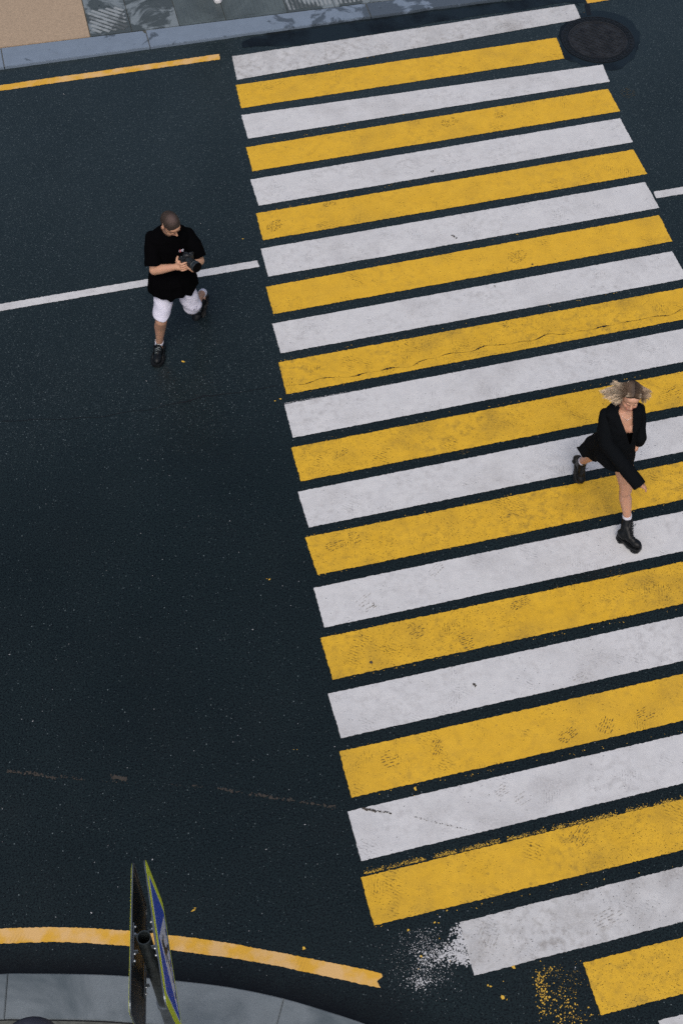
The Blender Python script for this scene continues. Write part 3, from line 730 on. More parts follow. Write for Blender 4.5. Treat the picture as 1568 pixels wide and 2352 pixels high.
M['printw'] = plain('white_print', (.75, .75, .85), .7); M['printr'] = plain('red_print', (.7, .03, .02), .7); M['printg'] = plain('grey_print', (.24, .24, .30), .8)

def tint(me, fn, name='tint'):
    a = me.color_attributes.new(name, 'FLOAT_COLOR', 'POINT')
    buf = np.ones((len(me.vertices), 4), dtype=np.float32)
    for i, v in enumerate(me.vertices):
        buf[i, :3] = fn(v.co)
    a.data.foreach_set('color', buf.ravel())

def head_frame(c, yaw, pitch, roll=0):
    """axes: X = person's right, Y = forward, Z = crown.  yaw 0 looks to -y"""
    B = Matrix(((-1, 0, 0), (0, -1, 0), (0, 0, 1)))        # columns X,Y,Z for a head looking to -y
    R = Matrix.Rotation(yaw, 3, 'Z') @ B @ Matrix.Rotation(-pitch, 3, 'X') @ Matrix.Rotation(roll, 3, 'Y')
    return Matrix.Translation(c) @ R.to_4x4()
def build_head(bm, H, s=1.0, fem=False):
    R3 = H.to_3x3()
    T = lambda x, y, z: H @ Vector((x * s, y * s, z * s))
    e = lambda c, r, m=None: ell(bm, T(*c), [q * s for q in r], R3 if m is None else R3 @ m, 24)
    e((0, -.018, .030), (.074, .093, .088)); e((0, .02, .02), (.067, .068, .078))
    jw = .050 if fem else .056
    e((0, .030, -.045), (jw, .052, .062)); e((0, .052, -.092), (.024 if fem else .03, .026, .022))
    for q in (-1, 1):
        e((q * .034, .050, -.035), (.024, .030, .028)); e((q * .045, .01, -.055), (.016, .035, .035))
        e((q * .024, .078, .012), (.022, .012, .008)); e((q * .078, -.008, -.012), (.008, .018, .030))
        cap(bm, T(q * .008, .094, -.034), T(q * .013, .090, -.036), .0075 * s, .006 * s, 10)
    cap(bm, T(0, .080, .010), T(0, .106 if not fem else .101, -.028), .007 * s, .0115 * s, 12)
    e((0, .076, -.062), (.024, .014, .012))
    e((0, .055, .045), (.052, .035, .035))
    return T
def feature(T, body_bvh, pts, r, name, m, parent, R3fwd, push=.001, n=6, taper=lambda t: .35 + .65 * sin(pi * t)):
    P = []
    for x, z in pts:
        o = T(x, .25, z); hit = body_bvh.ray_cast(o, -R3fwd)
        P.append((hit[0] if hit[0] is not None else T(x, .09, z)) + R3fwd * push)
    bm = bmesh.new(); tube(bm, P, r, n, taper); return finish(bm, name, m, parent)

def hand(bm, wrist, palm, tips, thumb, s=1.0, pr=.030):
    """palm: lateral axis vector given by the finger roots; tips: list of finger chains [(root, mid, tip)]"""
    for root, mid, tip, r in tips: chain(bm, [(root, r * s), (mid, r * .93 * s), (tip, r * .78 * s)], 10)
    chain(bm, [(p, r * s) for p, r in thumb], 10)
def bvh_of(me):
    bm = bmesh.new(); bm.from_mesh(me); b = BVHTree.FromBMesh(bm); bm.free(); return b

def foot_matrix(heel, toe, up=(0, 0, 1)):
    y = (Vector(toe) - Vector(heel)).normalized(); x = y.cross(Vector(up)).normalized(); z = x.cross(y)
    m = Matrix((x, y, z)).transposed().to_4x4(); return Matrix.Translation(heel) @ m
def outline(k):                      # foot outline, length 1, returns half widths inner/outer
    t = k
    return .5 * (sin(pi * min(1, max(0, t)) ** .75) ** .55)
def sole_bm(bm, m, L, W, z0, z1, lug=.0, n=36, y0=0, y1=1, flare=1.0):
    rs = []
    P = []
    for i in range(n):
        a = 2 * pi * i / n; yy = (1 - cos(a)) / 2 if False else .5 + .5 * cos(a); xx = sin(a)
        wid = (.40 + .12 * yy) if yy > .55 else (.36 + .0 * yy + .19 * max(0, yy - .35))
        ex = abs(xx) ** .62 * (1 if xx > 0 else -1)
        P.append((ex * W * wid, y0 * L + (y1 - y0) * L * yy, i))
    lo = [bm.verts.new(m @ Vector((x * flare * (1 + (lug if i % 2 else -lug * .5)), y, z0))) for x, y, i in P]
    hi = [bm.verts.new(m @ Vector((x, y, z1))) for x, y, i in P]
    bm.faces.new(lo); bm.faces.new(hi)
    for i in range(n): bm.faces.new((lo[i], lo[(i + 1) % n], hi[(i + 1) % n], hi[i]))
def sneaker(m, L, parent, ankle, white=False, W=.112):
    T = lambda x, y, z: m @ Vector((x, y, z))
    up, so = (M['shoew'], M['shoew']) if white else (M['leather'], M['rubber'])
    bm = bmesh.new(); R3 = m.to_3x3()
    ell(bm, T(0, L * .74, .048), (.043, .070, .034), R3); ell(bm, T(0, L * .50, .058), (.040, .075, .042), R3)
    ell(bm, T(0, L * .20, .060), (.037, .055, .048), R3)
    cap(bm, T(0, L * .27, .05), T(0, L * .24, .105), .042, .038)
    ell(bm, T(0, L * .42, .085), (.026, .05, .026), R3 @ Matrix.Rotation(-.45, 3, 'X'))
    me = blob(bm, .005, 4); sh = link_mesh('shoe', me, up, parent)
    bm = bmesh.new(); sole_bm(bm, m, L, W, 0, .016, .04, n=48); sole_bm(bm, m, L, W * .94, .017, .034, .03, n=40); sole_bm(bm, m, L * .45, W * .86, .03, .052, .04, n=30)
    finish(bm, 'sole', so, sh, smooth=False)
    if not white:
        bm = bmesh.new()
        for i in range(5):
            y = L * (.50 + .058 * i); z = .108 - .0075 * i - i * i * .0008; sgn = 1 if i % 2 else -1
            tube(bm, [T(-.026, y, z - .012), T(-.013, y + .004 * sgn, z - .001), T(.013, y + .016 * -sgn, z - .001), T(.026, y - .004 * sgn, z - .012)], .0021, 5)
            tube(bm, [T(.026, y + .012, z - .012), T(.01, y + .010, z), T(-.012, y - .006, z), T(-.026, y - .002, z - .012)], .0021, 5)
        finish(bm, 'lace', M['lace'], sh)
        bm = bmesh.new(); ell(bm, T(0, L * .86, .058), (.026, .022, .014), R3 @ Matrix.Rotation(-.4, 3, 'X')); finish(bm, 'toe_cap', M['gloss'], sh)
        bm = bmesh.new(); box(bm, T(0, L * .40, .122), (.036, .012, .004), R3 @ Matrix.Rotation(-.5, 3, 'X'), .001); finish(bm, 'tongue_tab', M['gloss'], sh)
        bm = bmesh.new()
        for q in (-1, 1):
            tube(bm, [T(q * .044, L * .78, .030), T(q * .050, L * .6, .050), T(q * .048, L * .45, .036), T(q * .046, L * .25, .060), T(q * .034, L * .06, .055)], .006, 6)
        finish(bm, 'side_overlay', M['rubber'], sh)
    return sh
def boot(m, L, parent, shaft_dir, h=.17):
    T = lambda x, y, z: m @ Vector((x, y, z)); R3 = m.to_3x3(); sdir = Vector(shaft_dir).normalized()
    z0 = .045
    bm = bmesh.new()
    ell(bm, T(0, L * .76, z0 + .028), (.040, .060, .031), R3); ell(bm, T(0, L * .52, z0 + .038), (.036, .068, .038), R3); ell(bm, T(0, L * .20, z0 + .035), (.038, .052, .045), R3)
    a = T(0, L * .27, z0 + .03)
    cap(bm, a, a + sdir * h, .041, .046, ends=True)
    cap(bm, T(0, L * .50, z0 + .045), a + sdir * .075 + R3 @ Vector((0, .012, 0)), .036, .040)
    me = blob(bm, .005, 4)
    c = a + sdir * h; cut(me, lambda p: (p - c).dot(sdir) > 0)
    sh = link_mesh('boot', me, M['leather'], parent); solid(sh, .004)
    bm = bmesh.new(); sole_bm(bm, m, L, .113, .018, .045, .03, n=52); sole_bm(bm, m, L * .56, .113, 0, .019, .045, n=40, y0=.80, y1=1.785)
    sole_bm(bm, m, L * .33, .106, 0, .022, .045, n=30, y0=0.0, y1=1.0)
    finish(bm, 'sole', M['rubber'], sh, smooth=False)
    fw = (R3 @ Vector((0, 1, 0))); rt = R3 @ Vector((1, 0, 0)); fo = (fw - sdir * fw.dot(sdir)).normalized()
    bm = bmesh.new()
    for i in range(7):
        t = i / 6; base = (a + sdir * (h - .015) + fo * .050).lerp(T(0, L * .60, z0 + .082), t); w_ = .020
        tube(bm, [base - rt * w_ - fo * .004, base + fo * .003, base + rt * w_ - fo * .004], .0026, 5)
        tube(bm, [base - rt * w_ - fo * .004, base + fo * .006 - sdir * .012, base + rt * w_ - sdir * .022], .0026, 5)
    b = a + sdir * (h - .05) + fo * .055
    for q in (-1, 1):
        tube(bm, [b, b + rt * q * .03 + fo * .012, b + rt * q * .055 - sdir * .012, b + rt * q * .052 - sdir * .032, b + rt * q * .025 - sdir * .018, b], .0018, 5)
    finish(bm, 'lace', M['laceb'], sh)
    bm = bmesh.new(); cap(bm, a + sdir * (h + .03) + fo * .016, a + sdir * (h - .09) + fo * .036, .024, .026); me = blob(bm, .005, 3); finish_ob = link_mesh('tongue', me, M['leather'], sh)
    return sh, a

V = Vector
# ------------------------------------------------------------------ the man
man = empty('person', (-1.3, -4.05, 0), label='man in black t-shirt and white shorts looking down at a camera', cat='person')
HM = head_frame(V((-1.268, -4.015, 1.488)), radians(26), radians(32), radians(6))
rsh, lsh = V((-1.440, -3.915, 1.300)), V((-1.122, -3.945, 1.300))
relb, lelb = MAN(372, 955, 1.05), MAN(948, 835, 1.05)
rwr = MAN(645, 915, 1.150); lwr = MAN(880, 895, 1.120)
bm = bmesh.new(); Tm = build_head(bm, HM)
chain(bm, [(V((-1.283, -3.955, 1.34)), .060), (Tm(0, -.02, -.055), .054)], 18)
SD = V((0, 0, -.034))
chain(bm, [(V((-1.28, -3.95, 1.29)), .055), (rsh + SD, .040), (relb, .042)]); chain(bm, [(V((-1.28, -3.95, 1.29)), .055), (lsh + SD, .040), (lelb, .042)])
chain(bm, [(relb, .044), (relb.lerp(rwr, .3), .044), (rwr, .027)]); chain(bm, [(lelb, .044), (lelb.lerp(lwr, .35), .042), (lwr, .027)])
rings(bm, [((-1.285, -3.95, 1.32), (.11, 0, 0), (0, .065, 0)), ((-1.285, -3.955, 1.15), (.14, 0, 0), (0, .085, 0)), ((-1.3, -3.975, .92), (.135, 0, 0), (0, .08, 0)), ((-1.31, -3.99, .84), (.13, 0, 0), (0, .08, 0))])
rkn, ran = MAN(462, 1600, .475), MAN(436, 1885, .085); lkn, lan = V((-1.165, -4.06, .505)), MAN(985, 1250, .215)
chain(bm, [(V((-1.395, -4.0, .84)), .070), (V((-1.405, -4.05, .68)), .070), (rkn, .053), (rkn.lerp(ran, .3) + V((0, .02, 0)), .055), (rkn.lerp(ran, .72), .036), (ran, .034), (ran + V((-.005, -.03, -.035)), .03)])
chain(bm, [(V((-1.225, -4.0, .84)), .070), (V((-1.19, -4.05, .62)), .066), (lkn, .055), (lkn.lerp(lan, .3), .056), (lkn.lerp(lan, .75), .036), (lan, .034), (lan + V((-.01, -.03, -.05)), .03)])
# hands round the camera
LA = V((.44, -.88, .15)).normalized(); UPc = (V((.10, .0, 1)) - LA * LA.dot(V((.10, 0, 1)))).normalized(); RTc = LA.cross(UPc).normalized()
CB = MAN(782, 818, 1.18)
def CC(a, b, c): return CB + RTc * a + UPc * b + LA * c
sideg = -1 if (CC(.06, 0, 0).x < CB.x) is False else 1      # grip is on the viewer-left side
def CG(a, b, c): return CC(a * sideg, b, c)
# right hand on the grip: palm behind and outside, fingers in front
pr_ = CG(.082, -.035, .010)
chain(bm, [(rwr, .028), (rwr.lerp(pr_, .6), .031), (pr_, .031)], 14)
chain(bm, [(rwr, .027), (CG(.084, -.012, .0), .026), (CG(.086, .008, .004), .022)], 12)
for i, (dz, ln) in enumerate(((.012, .9), (-.010, 1.0), (-.031, .95), (-.051, .8))):
    chain(bm, [(CG(.092, dz, .012), .0115), (CG(.086, dz, .050), .0105), (CG(.062 - .006 * (i == 0), dz + (.004 if i else .010), .062), .0095), (CG(.062 - .030 * ln, dz - .003, .055), .0085)], 10)
chain(bm, [(pr_, .016), (CG(.090, .010, -.016), .013), (CG(.082, .038, -.020), .011), (CG(.074, .052, -.018), .0095)], 10)
# left hand cradling the lens from below
lp0 = CC(0, -.062, .060); pl = lwr.lerp(lp0, .75)
chain(bm, [(lwr, .028), (lp0 - RTc * sideg * .012, .026)], 12); chain(bm, [(lwr, .026), (CC(0, -.055, .10) - RTc * sideg * .018, .022)], 12)
for i, (c_, ln) in enumerate(((.045, .8), (.066, .95), (.088, 1.0), (.112, .95))):
    chain(bm, [(CG(-.020, -.056, c_), .0115), (CG(.012, -.060, c_ + .002), .0105), (CG(.034 * ln, -.046, c_ + .003), .0095), (CG(.046 * ln, -.022, c_ + .002), .0082)], 10)
chain(bm, [(CG(-.03, -.045, .08), .014), (CG(-.052, -.030, .105), .012), (CG(-.050, -.004, .115), .0095)], 10)
meb = blob(bm, .004, 4, .45)
HMi = HM.inverted(); 
def mtint(co):
    p = HMi @ co
    if p.length < .14 and p.y > -.02 and p.z < -.035:
        k = min(1, max(0, (-.035 - p.z) / .03)) * (0.75 + .25 * vnoise(co, 300)); return (1 - .30 * k, 1 - .26 * k, 1 - .20 * k)
    if p.length < .13 and p.z > -.02:
        return (1.0, .98, .97)
    if co.z < .1: return (1, 1, 1)
    if co.z < .5:
        h = .5 + .5 * vnoise(V((co.x * 3, co.y * 3, co.z)), 120); return (1 - .22 * h, 1 - .20 * h, 1 - .17 * h)
    if p.length > .25 and co.z < 1.05 and (co - rwr).length < .11: return (1.0, .93, 1.0)
    return (1, 1, 1)
tint(meb, mtint)
body = link_mesh('body', meb, M['skin_m'], man); bv = bvh_of(meb); FW = (HM.to_3x3() @ V((0, 1, 0))).normalized()
for q in (-1, 1):
    feature(Tm, bv, [(q * x, z) for x, z in ((.014, .020), (.026, .026), (.038, .025), (.046, .018))], .0048, 'eyebrow', M['browm'], body, FW, .0005)
    feature(Tm, bv, [(q * x, z) for x, z in ((.018, -.002), (.028, -.006), (.040, -.001))], .0032, 'eyelash', M['lash'], body, FW, .0)
feature(Tm, bv, [(x, z) for x, z in ((-.024, -.062), (-.01, -.060), (0, -.062), (.01, -.060), (.024, -.062))], .0055, 'lip', M['lip'], body, FW, .0)
# cropped hair: a shell grown off the skull inside the hairline
bm = bmesh.new(); R3 = HM.to_3x3(); ell(bm, Tm(0, -.018, .028), (.0770, .0955, .0905), R3, 40); ell(bm, Tm(0, .008, .034), (.072, .0785, .080), R3, 40)
me = blob(bm, .004, 2)
def hairline(co):
    p = HMi @ co
    lim = .071 + .008 * cos(p.x * 60) - (.018 if abs(p.x) > .052 else 0)
    if p.y > .02: return p.z < lim
    if p.y > -.03: return p.z < .018 - (p.y - .02) * .9 + (.0 if p.y < .015 else .04)
    return p.z < -.035
cut(me, hairline)
tint(me, lambda co: (lambda p: (lambda k: (1 + 1.7 * k, 1 + 1.6 * k, 1 + 1.9 * k))(max(0, 1 - sqrt(p.x ** 2 + (p.y + .01) ** 2) / .058) ** .8))(HMi @ co))
hr = link_mesh('hair', me, M['cropped'], body)
# t-shirt
bm = bmesh.new()
rings(bm, [((-1.283, -3.945, 1.392), (.075, 0, 0), (0, .070, 0)), ((-1.283, -3.945, 1.370), (.105, 0, 0), (0, .083, 0)), ((-1.283, -3.945, 1.34), (.150, 0, 0), (0, .098, 0)), ((-1.283, -3.948, 1.30), (.185, 0, 0), (0, .108, 0)), ((-1.285, -3.955, 1.22), (.20, 0, 0), (0, .118, 0)),
           ((-1.29, -3.965, 1.10), (.196, 0, 0), (0, .122, 0)), ((-1.30, -3.975, .95), (.198, 0, 0), (0, .128, 0)), ((-1.308, -3.995, .85), (.208, 0, 0), (0, .150, 0)), ((-1.312, -4.0, .74), (.220, 0, 0), (0, .165, 0)), ((-1.312, -4.0, .66), (.223, 0, 0), (0, .168, 0))], 48)
for a, b in ((rsh, relb), (lsh, lelb)): chain(bm, [(a + V((0, 0, -.022)), .058), (a.lerp(b, .35), .070)])
me1 = blob(bm, .006, 9)
NK = V((-1.283, -3.962, 1.385))
cut(me1, lambda p: p.z < .722 + .010 * sin(p.x * 34 + 1) + .008 * sin(p.x * 71) or ((p.x - NK.x) ** 2 / .066 ** 2 + (p.y - NK.y) ** 2 / .070 ** 2 < 1 and p.z > 1.3))
sl = []
for a, b in ((rsh, relb), (lsh, lelb)):
    bm = bmesh.new(); chain(bm, [(a + V((.004 if a.x < -1.28 else -.004, 0, -.026)), .060), (a.lerp(b, .45), .076), (b + (b - a) * .15, .079)], 26)
    m_ = blob(bm, .006, 5); d_ = (b - a).normalized(); c_ = a + (b - a) * .86; cut(m_, lambda p: (p - c_).dot(d_) > .006 * sin(p.y * 60)); sl.append(m_)
me = join(me1, *sl)
def folds(co, n):
    k = max(0, min(1, (1.05 - co.z) / .3)); a = math.atan2(co.y + 4.03, co.x + 1.3)
    r = .006 * k * (.9 + sin(a * 9 + 1) + .6 * sin(a * 15 + co.z * 9)) + .007 * vnoise(co, 9) + .003 * vnoise(co, 24)
    return co + V((n.x, n.y, 0)) * r
warp(me, folds); tee = link_mesh('t_shirt', me, M['tee'], body); solid(tee, .004); tb = bvh_of(me)
# chest lettering, stitched as small strokes laid on the cloth
FONT = {'T': [((0, 1), (1, 1)), ((.5, 1), (.5, 0))], 'O': [((0, 0), (0, 1)), ((0, 1), (1, 1)), ((1, 1), (1, 0)), ((1, 0), (0, 0))], 'K': [((0, 0), (0, 1)), ((1, 1), (0, .45)), ((0, .45), (1, 0))], 'Y': [((0, 1), (.5, .5)), ((1, 1), (.5, .5)), ((.5, .5), (.5, 0))]}
def lettering(word, org, dx, dz, w_, h_, mats, tree, parent, name, r=.0024):
    for i, ch in enumerate(word):
        bm = bmesh.new()
        for (a, b) in FONT[ch]:
            P = []
            for t in (0, .5, 1):
                x = (a[0] + (b[0] - a[0]) * t) * w_ + i * w_ * 1.38; z = (a[1] + (b[1] - a[1]) * t) * h_
                o = org + dx * x + dz * z; hit = tree.find_nearest(o); P.append(hit[0] + hit[1] * .0022)
            tube(bm, P, r, 4)
        finish(bm, name, mats[i], parent, smooth=False)
def tee_pt(u, v):
    p = MAN(u, v, 1.2); h = tb.ray_cast(CAM, (p - CAM).normalized()); return h[0]
o0, o1, o2 = tee_pt(686, 726), tee_pt(742, 712), tee_pt(686, 700)
dxl = (o1 - o0); dzl = (o2 - o0)
lettering('TOKYO', o0, dxl.normalized(), dzl.normalized(), dxl.length / 6.6, dzl.length, [M['printw'], M['printr'], M['printw'], M['printw'], M['printw']], tb, tee, 'chest_lettering', .0019)
# shorts
bm = bmesh.new()
rings(bm, [((-1.312, -4.01, .90), (.165, 0, 0), (0, .11, 0)), ((-1.312, -4.01, .80), (.178, 0, 0), (0, .118, 0)), ((-1.312, -4.01, .75), (.165, 0, 0), (0, .11, 0))], 28)
rh = MAN(472, 1545, .50); lh = V((-1.165, -4.085, .50))
chain(bm, [(V((-1.395, -4.0, .80)), .088), (V((-1.405, -4.03, .68)), .085), (rkn + V((.002, 0, .02)), .081), (rkn + V((0, .0, -.06)), .083)], 24)
ld = V((.28, .80, -.52)).normalized()
chain(bm, [(V((-1.225, -4.01, .80)), .090), (V((-1.19, -4.045, .62)), .089), (lkn, .088), (lkn + ld * .10, .086)], 24)
me = blob(bm, .006, 5)
cut(me, lambda p: (p.x < -1.31 and p.z < .535 + .008 * sin(p.x * 40)) or (p.x > -1.30 and p.z < .60 and (p - lkn).dot(ld) > .020))
def sf(co, n):
    return co + n * (.003 * vnoise(co, 11) + .003 * sin((co.z + co.x * .35) * 62 + 3 * vnoise(co, 6)) * max(0, min(1, (.75 - co.z) / .1)))
warp(me, sf); sh_ = link_mesh('shorts', me, M['shorts'], body); solid(sh_, .004); sb = bvh_of(me)
def sh_pt(u, v):
    p = MAN(u, v, .5); return sb.ray_cast(CAM, (p - CAM).normalized())[0]
p0, p1, p2 = sh_pt(878, 1472), sh_pt(925, 1436), sh_pt(872, 1450)
if p0 is not None and p1 is not None and p2 is not None:
    bm = bmesh.new(); dx_ = (p1 - p0) ; dz_ = (p2 - p0)
    for i, sh_strokes in enumerate((((0, 0, 0, 1), (1, 0, 1, 1), (0, 1, .5, .3), (.5, .3, 1, 1)), ((0, .5, 1, .5), (0, 0, 1, 0)), ((0, 0, 0, 1), (0, 1, 1, 1), (1, 1, 1, .5), (1, .5, 0, .5)))):
        for (a, b, c_, d_) in sh_strokes:
            P = []
            for t in (0, 1):
                o = p0 + dx_ * ((a + (c_ - a) * t + i * 1.4) / 3.9) + dz_ * (b + (d_ - b) * t); h = sb.find_nearest(o); P.append(h[0] + h[1] * .002)
            tube(bm, P, .0016, 4)
    finish(bm, 'hem_print', M['printg'], sh_, smooth=False)
# socks and shoes
for (kn, an) in ((rkn, ran), (lkn, lan)):
    d = (an - kn).normalized(); bm = bmesh.new(); chain(bm, [(an - d * .035, .040), (an + d * .03, .040)], 18); me = blob(bm, .005, 2); c_ = an - d * .04; cut(me, lambda p: (p - c_).dot(d) < 0); s_ = link_mesh('sock', me, M['sock'], body); solid(s_, .003)
hR = GP(*((287.1 + .1807 * 462), (447.8 + .1807 * 1955)), .0)
hR = V((ran.x + .022, ran.y + .075, 0)); tR = MAN(408, 2185, 0.0); mR = foot_matrix(hR, V((tR.x, tR.y, 0)))
sneaker(mR, .305, body, ran, W=.148)
tL = MAN(950, 1475, .015); hl = lan + V((.045, .065, -.075)); 
mL = foot_matrix(hl, tL + V((0, 0, 0)), up=(-.1, -.5, 1)); sneaker(mL, .315, body, lan, W=.15)

# the camera he holds
pc = empty('handheld_camera', CB, label='black photo camera with long lens held by the man in shorts', cat='camera')
R3c = Matrix((RTc, LA, UPc)).transposed()
bm = bmesh.new(); box(bm, CC(0, 0, 0), (.130, .046, .082), R3c, .008); box(bm, CG(.058, -.006, .030), (.030, .040, .072), R3c, .011); me_o = finish(bm, 'camera_body', M['camb'], pc, smooth=False)
bm = bmesh.new(); rings(bm, [(CC(0, .040, 0), RTc * .034, LA * .030), (CC(0, .055, .004), RTc * .028, LA * .032), (CC(0, .066, .004), RTc * .020, LA * .024)], 8); finish(bm, 'viewfinder_hump', M['camb'], me_o, smooth=False)
bm = bmesh.new(); box(bm, CC(0, .069, 0), (.022, .022, .005), R3c, .001); finish(bm, 'hot_shoe', M['gloss'], me_o, smooth=False)
for a, b, c_, r, h in ((.044, .047, -.005, .010, .010), (-.045, .047, .0, .012, .009), (.058, .042, .022, .006, .006)):
    bm = bmesh.new(); cap(bm, CG(a, b - .008, c_), CG(a, b + h * .3, c_), r, r, 16, False); finish(bm, 'dial', M['camlens'], me_o)
for q in (-1, 1):
    bm = bmesh.new(); ctr = CC(q * .068, .030, 0); tube(bm, [ctr + RTc * q * .012 * cos(t) + UPc * .014 * sin(t) for t in np.linspace(0, 2 * pi, 14)], .0028, 6); finish(bm, 'strap_lug', M['camlens'], me_o)
bm = bmesh.new()
prof = [(.02, .033), (.034, .033), (.036, .036), (.060, .037), (.061, .039), (.088, .039), (.089, .0365), (.112, .037), (.114, .041), (.150, .0425), (.154, .041)]
rings(bm, [(CC(0, -.004, 0) + LA * a, RTc * r, UPc * r) for a, r in [(a_ * 1.04, r_ * (1.14 if a_ > .11 else 1.08)) for a_, r_ in prof]], 40, False)
rings(bm, [(CC(0, -.004, 0) + LA * a, RTc * r, UPc * r) for a, r in ((.160, .0467), (.160, .042), (.150, .041))], 40, False)
ln_ = finish(bm, 'lens', M['camlens'], pc, smooth=False)
bm = bmesh.new(); rings(bm, [(CC(0, -.004, 0) + LA * a, RTc * r, UPc * r) for a, r in ((.1600, .0465), (.1612, .042), (.1616, .002))], 40); finish(bm, 'front_glass', M['glass'], ln_)
bm = bmesh.new(); P_ = [CC(0, -.004, .119) + RTc * cos(t) * .0470 + UPc * sin(t) * .0470 for t in np.linspace(0, 2 * pi, 40)]; tube(bm, P_, .0012, 4); finish(bm, 'lens_ring', M['lace'], ln_)
bm = bmesh.new()
for a in (.068, .073, .078, .083, .088, .099, .104, .109): tube(bm, [CC(0, -.004, a) + RTc * cos(t) * .0422 + UPc * sin(t) * .0422 for t in np.linspace(0, 2 * pi, 32)], .0012, 4)
finish(bm, 'focus_grip', M['rubber'], ln_)

# ------------------------------------------------------------------ the woman
wo = empty('person', (1.84, -6.9, 0), label='woman with windblown blonde hair and black blazer striding over the crossing', cat='person')
HW = head_frame(V((1.840, -6.868, 1.622)), radians(-17), radians(6), radians(-4)); HWi = HW.inverted()
rs, ls = V((1.680, -6.82, 1.395)), V((1.970, -6.84, 1.405))
re_, le_ = WOM(580, 880, 1.19), WOM(1005, 850, 1.17); le_ += V((.0, .03, 0))
rw, lw = WOM(950, 1360, 1.0), WOM(965, 862, 1.08)
rhp, lhp = V((1.775, -6.90, .95)), V((1.875, -6.925, .95))
rk, ra = WOM(430, 1000, .62), WOM(288, 1110, .245)
lk, la = WOM(815, 1450, .55), WOM(836, 1800, .185)
bm = bmesh.new(); Tw = build_head(bm, HW, .97, True)
chain(bm, [(V((1.832, -6.845, 1.45)), .052), (Tw(0, -.022, -.06), .045)], 18)
chain(bm, [(V((1.83, -6.84, 1.43)), .056), (rs, .038), (re_, .033), (re_.lerp(rw, .35), .034), (rw, .023)]); chain(bm, [(V((1.83, -6.84, 1.43)), .056), (ls, .038), (le_, .033), (lw, .024)])
rings(bm, [((1.832, -6.848, 1.465), (.08, 0, 0), (0, .058, 0)), ((1.832, -6.852, 1.42), (.130, 0, 0), (0, .078, 0)), ((1.832, -6.868, 1.31), (.135, 0, 0), (0, .095, 0)), ((1.832, -6.875, 1.14), (.112, 0, 0), (0, .08, 0)), ((1.83, -6.90, 1.0), (.125, 0, 0), (0, .095, 0)), ((1.83, -6.91, .93), (.125, 0, 0), (0, .095, 0))], 28)
for q in (-1, 1): ell(bm, (1.832 + q * .050, -6.948, 1.305), (.050, .036, .050))
chain(bm, [(rhp, .080), (rk, .056), (rk.lerp(ra, .3), .053), (rk.lerp(ra, .75), .036), (ra, .033), (ra + V((0, -.02, -.06)), .03)])
chain(bm, [(lhp, .084), (lhp.lerp(lk, .5), .074), (lk + V((0, .01, .05)), .058), (lk, .052), (lk + V((.002, .005, -.05)), .047), (lk.lerp(la, .36) + V((0, .018, 0)), .053), (lk.lerp(la, .75), .037), (la, .032), (la + V((0, -.03, -.06)), .03)], 18)
ell(bm, lk + V((0, -.022, .004)), (.034, .03, .038))
# right hand: out of the cuff, fingers pointing on; left hand half closed behind
dh = (WOM(1015, 1388, .955) - rw).normalized(); sx = dh.cross(V((0, 0, 1))).normalized(); pz = sx.cross(dh)
pm = rw + dh * .045
chain(bm, [(rw, .023), (pm + sx * .012, .020), (rw + dh * .085 + sx * .014, .015)], 12); chain(bm, [(rw, .023), (pm - sx * .012, .019), (rw + dh * .082 - sx * .014, .014)], 12)
for i, ln in enumerate((.070, .078, .072, .058)):
    b0 = rw + dh * .085 + sx * (-.027 + .018 * i); chain(bm, [(b0, .0098), (b0 + dh * ln * .5 - pz * .008, .0088), (b0 + dh * ln * .85 - pz * .026, .0074)], 10)
chain(bm, [(rw + dh * .03 - sx * .02, .013), (rw + dh * .065 - sx * .045 - pz * .008, .0105), (rw + dh * .095 - sx * .052 - pz * .012, .0085)], 10)
dl = V((-.35, -.35, -.6)).normalized(); sl_ = dl.cross(V((0, 1, 0))).normalized()
chain(bm, [(lw, .024), (lw + dl * .06, .026)], 12)
for i in range(4):
    b0 = lw + dl * .07 + sl_ * (-.027 + .018 * i); chain(bm, [(b0, .0098), (b0 + dl * .03 + V((-.02, .01, .0)), .009), (b0 + dl * .02 + V((-.045, .015, .01)), .0078)], 10)
chain(bm, [(lw + dl * .03, .013), (lw + dl * .05 + V((-.04, -.01, 0)), .0105), (lw + dl * .07 + V((-.055, 0, 0)), .009)], 10)
meb = blob(bm, .004, 4, .45)
def wtint(co):
    p = HWi @ co
    if p.length < .15 and p.y > .03:
        for q in (-1, 1):
            d2 = ((p.x - q * .036) / .02) ** 2 + ((p.z + .035) / .02) ** 2
            if d2 < 1: return (1.03, 1 - .07 * (1 - d2), 1 - .05 * (1 - d2))
            d3 = ((p.x - q * .030) / .018) ** 2 + ((p.z - .002) / .010) ** 2
            if d3 < 1: return (1 - .28 * (1 - d3), 1 - .34 * (1 - d3), 1 - .34 * (1 - d3))
    return (1, 1, 1)
tint(meb, wtint)
wb = link_mesh('body', meb, M['skin_w'], wo); bw = bvh_of(meb); FWw = (HW.to_3x3() @ V((0, 1, 0))).normalized()
for q in (-1, 1):
    feature(Tw, bw, [(q * x, z) for x, z in ((.014, .020), (.026, .027), (.038, .026), (.048, .018))], .0034, 'eyebrow', M['brow'], wb, FWw, .0)
    feature(Tw, bw, [(q * x, z) for x, z in ((.016, -.001), (.024, -.005), (.034, -.006), (.046, .003))], .0042, 'eyelash', M['lash'], wb, FWw, .0)
feature(Tw, bw, [(x, z) for x, z in ((-.030, -.055), (-.018, -.064), (0, -.068), (.018, -.064), (.030, -.055))], .0045, 'lip', M['lip'], wb, FWw, .0)
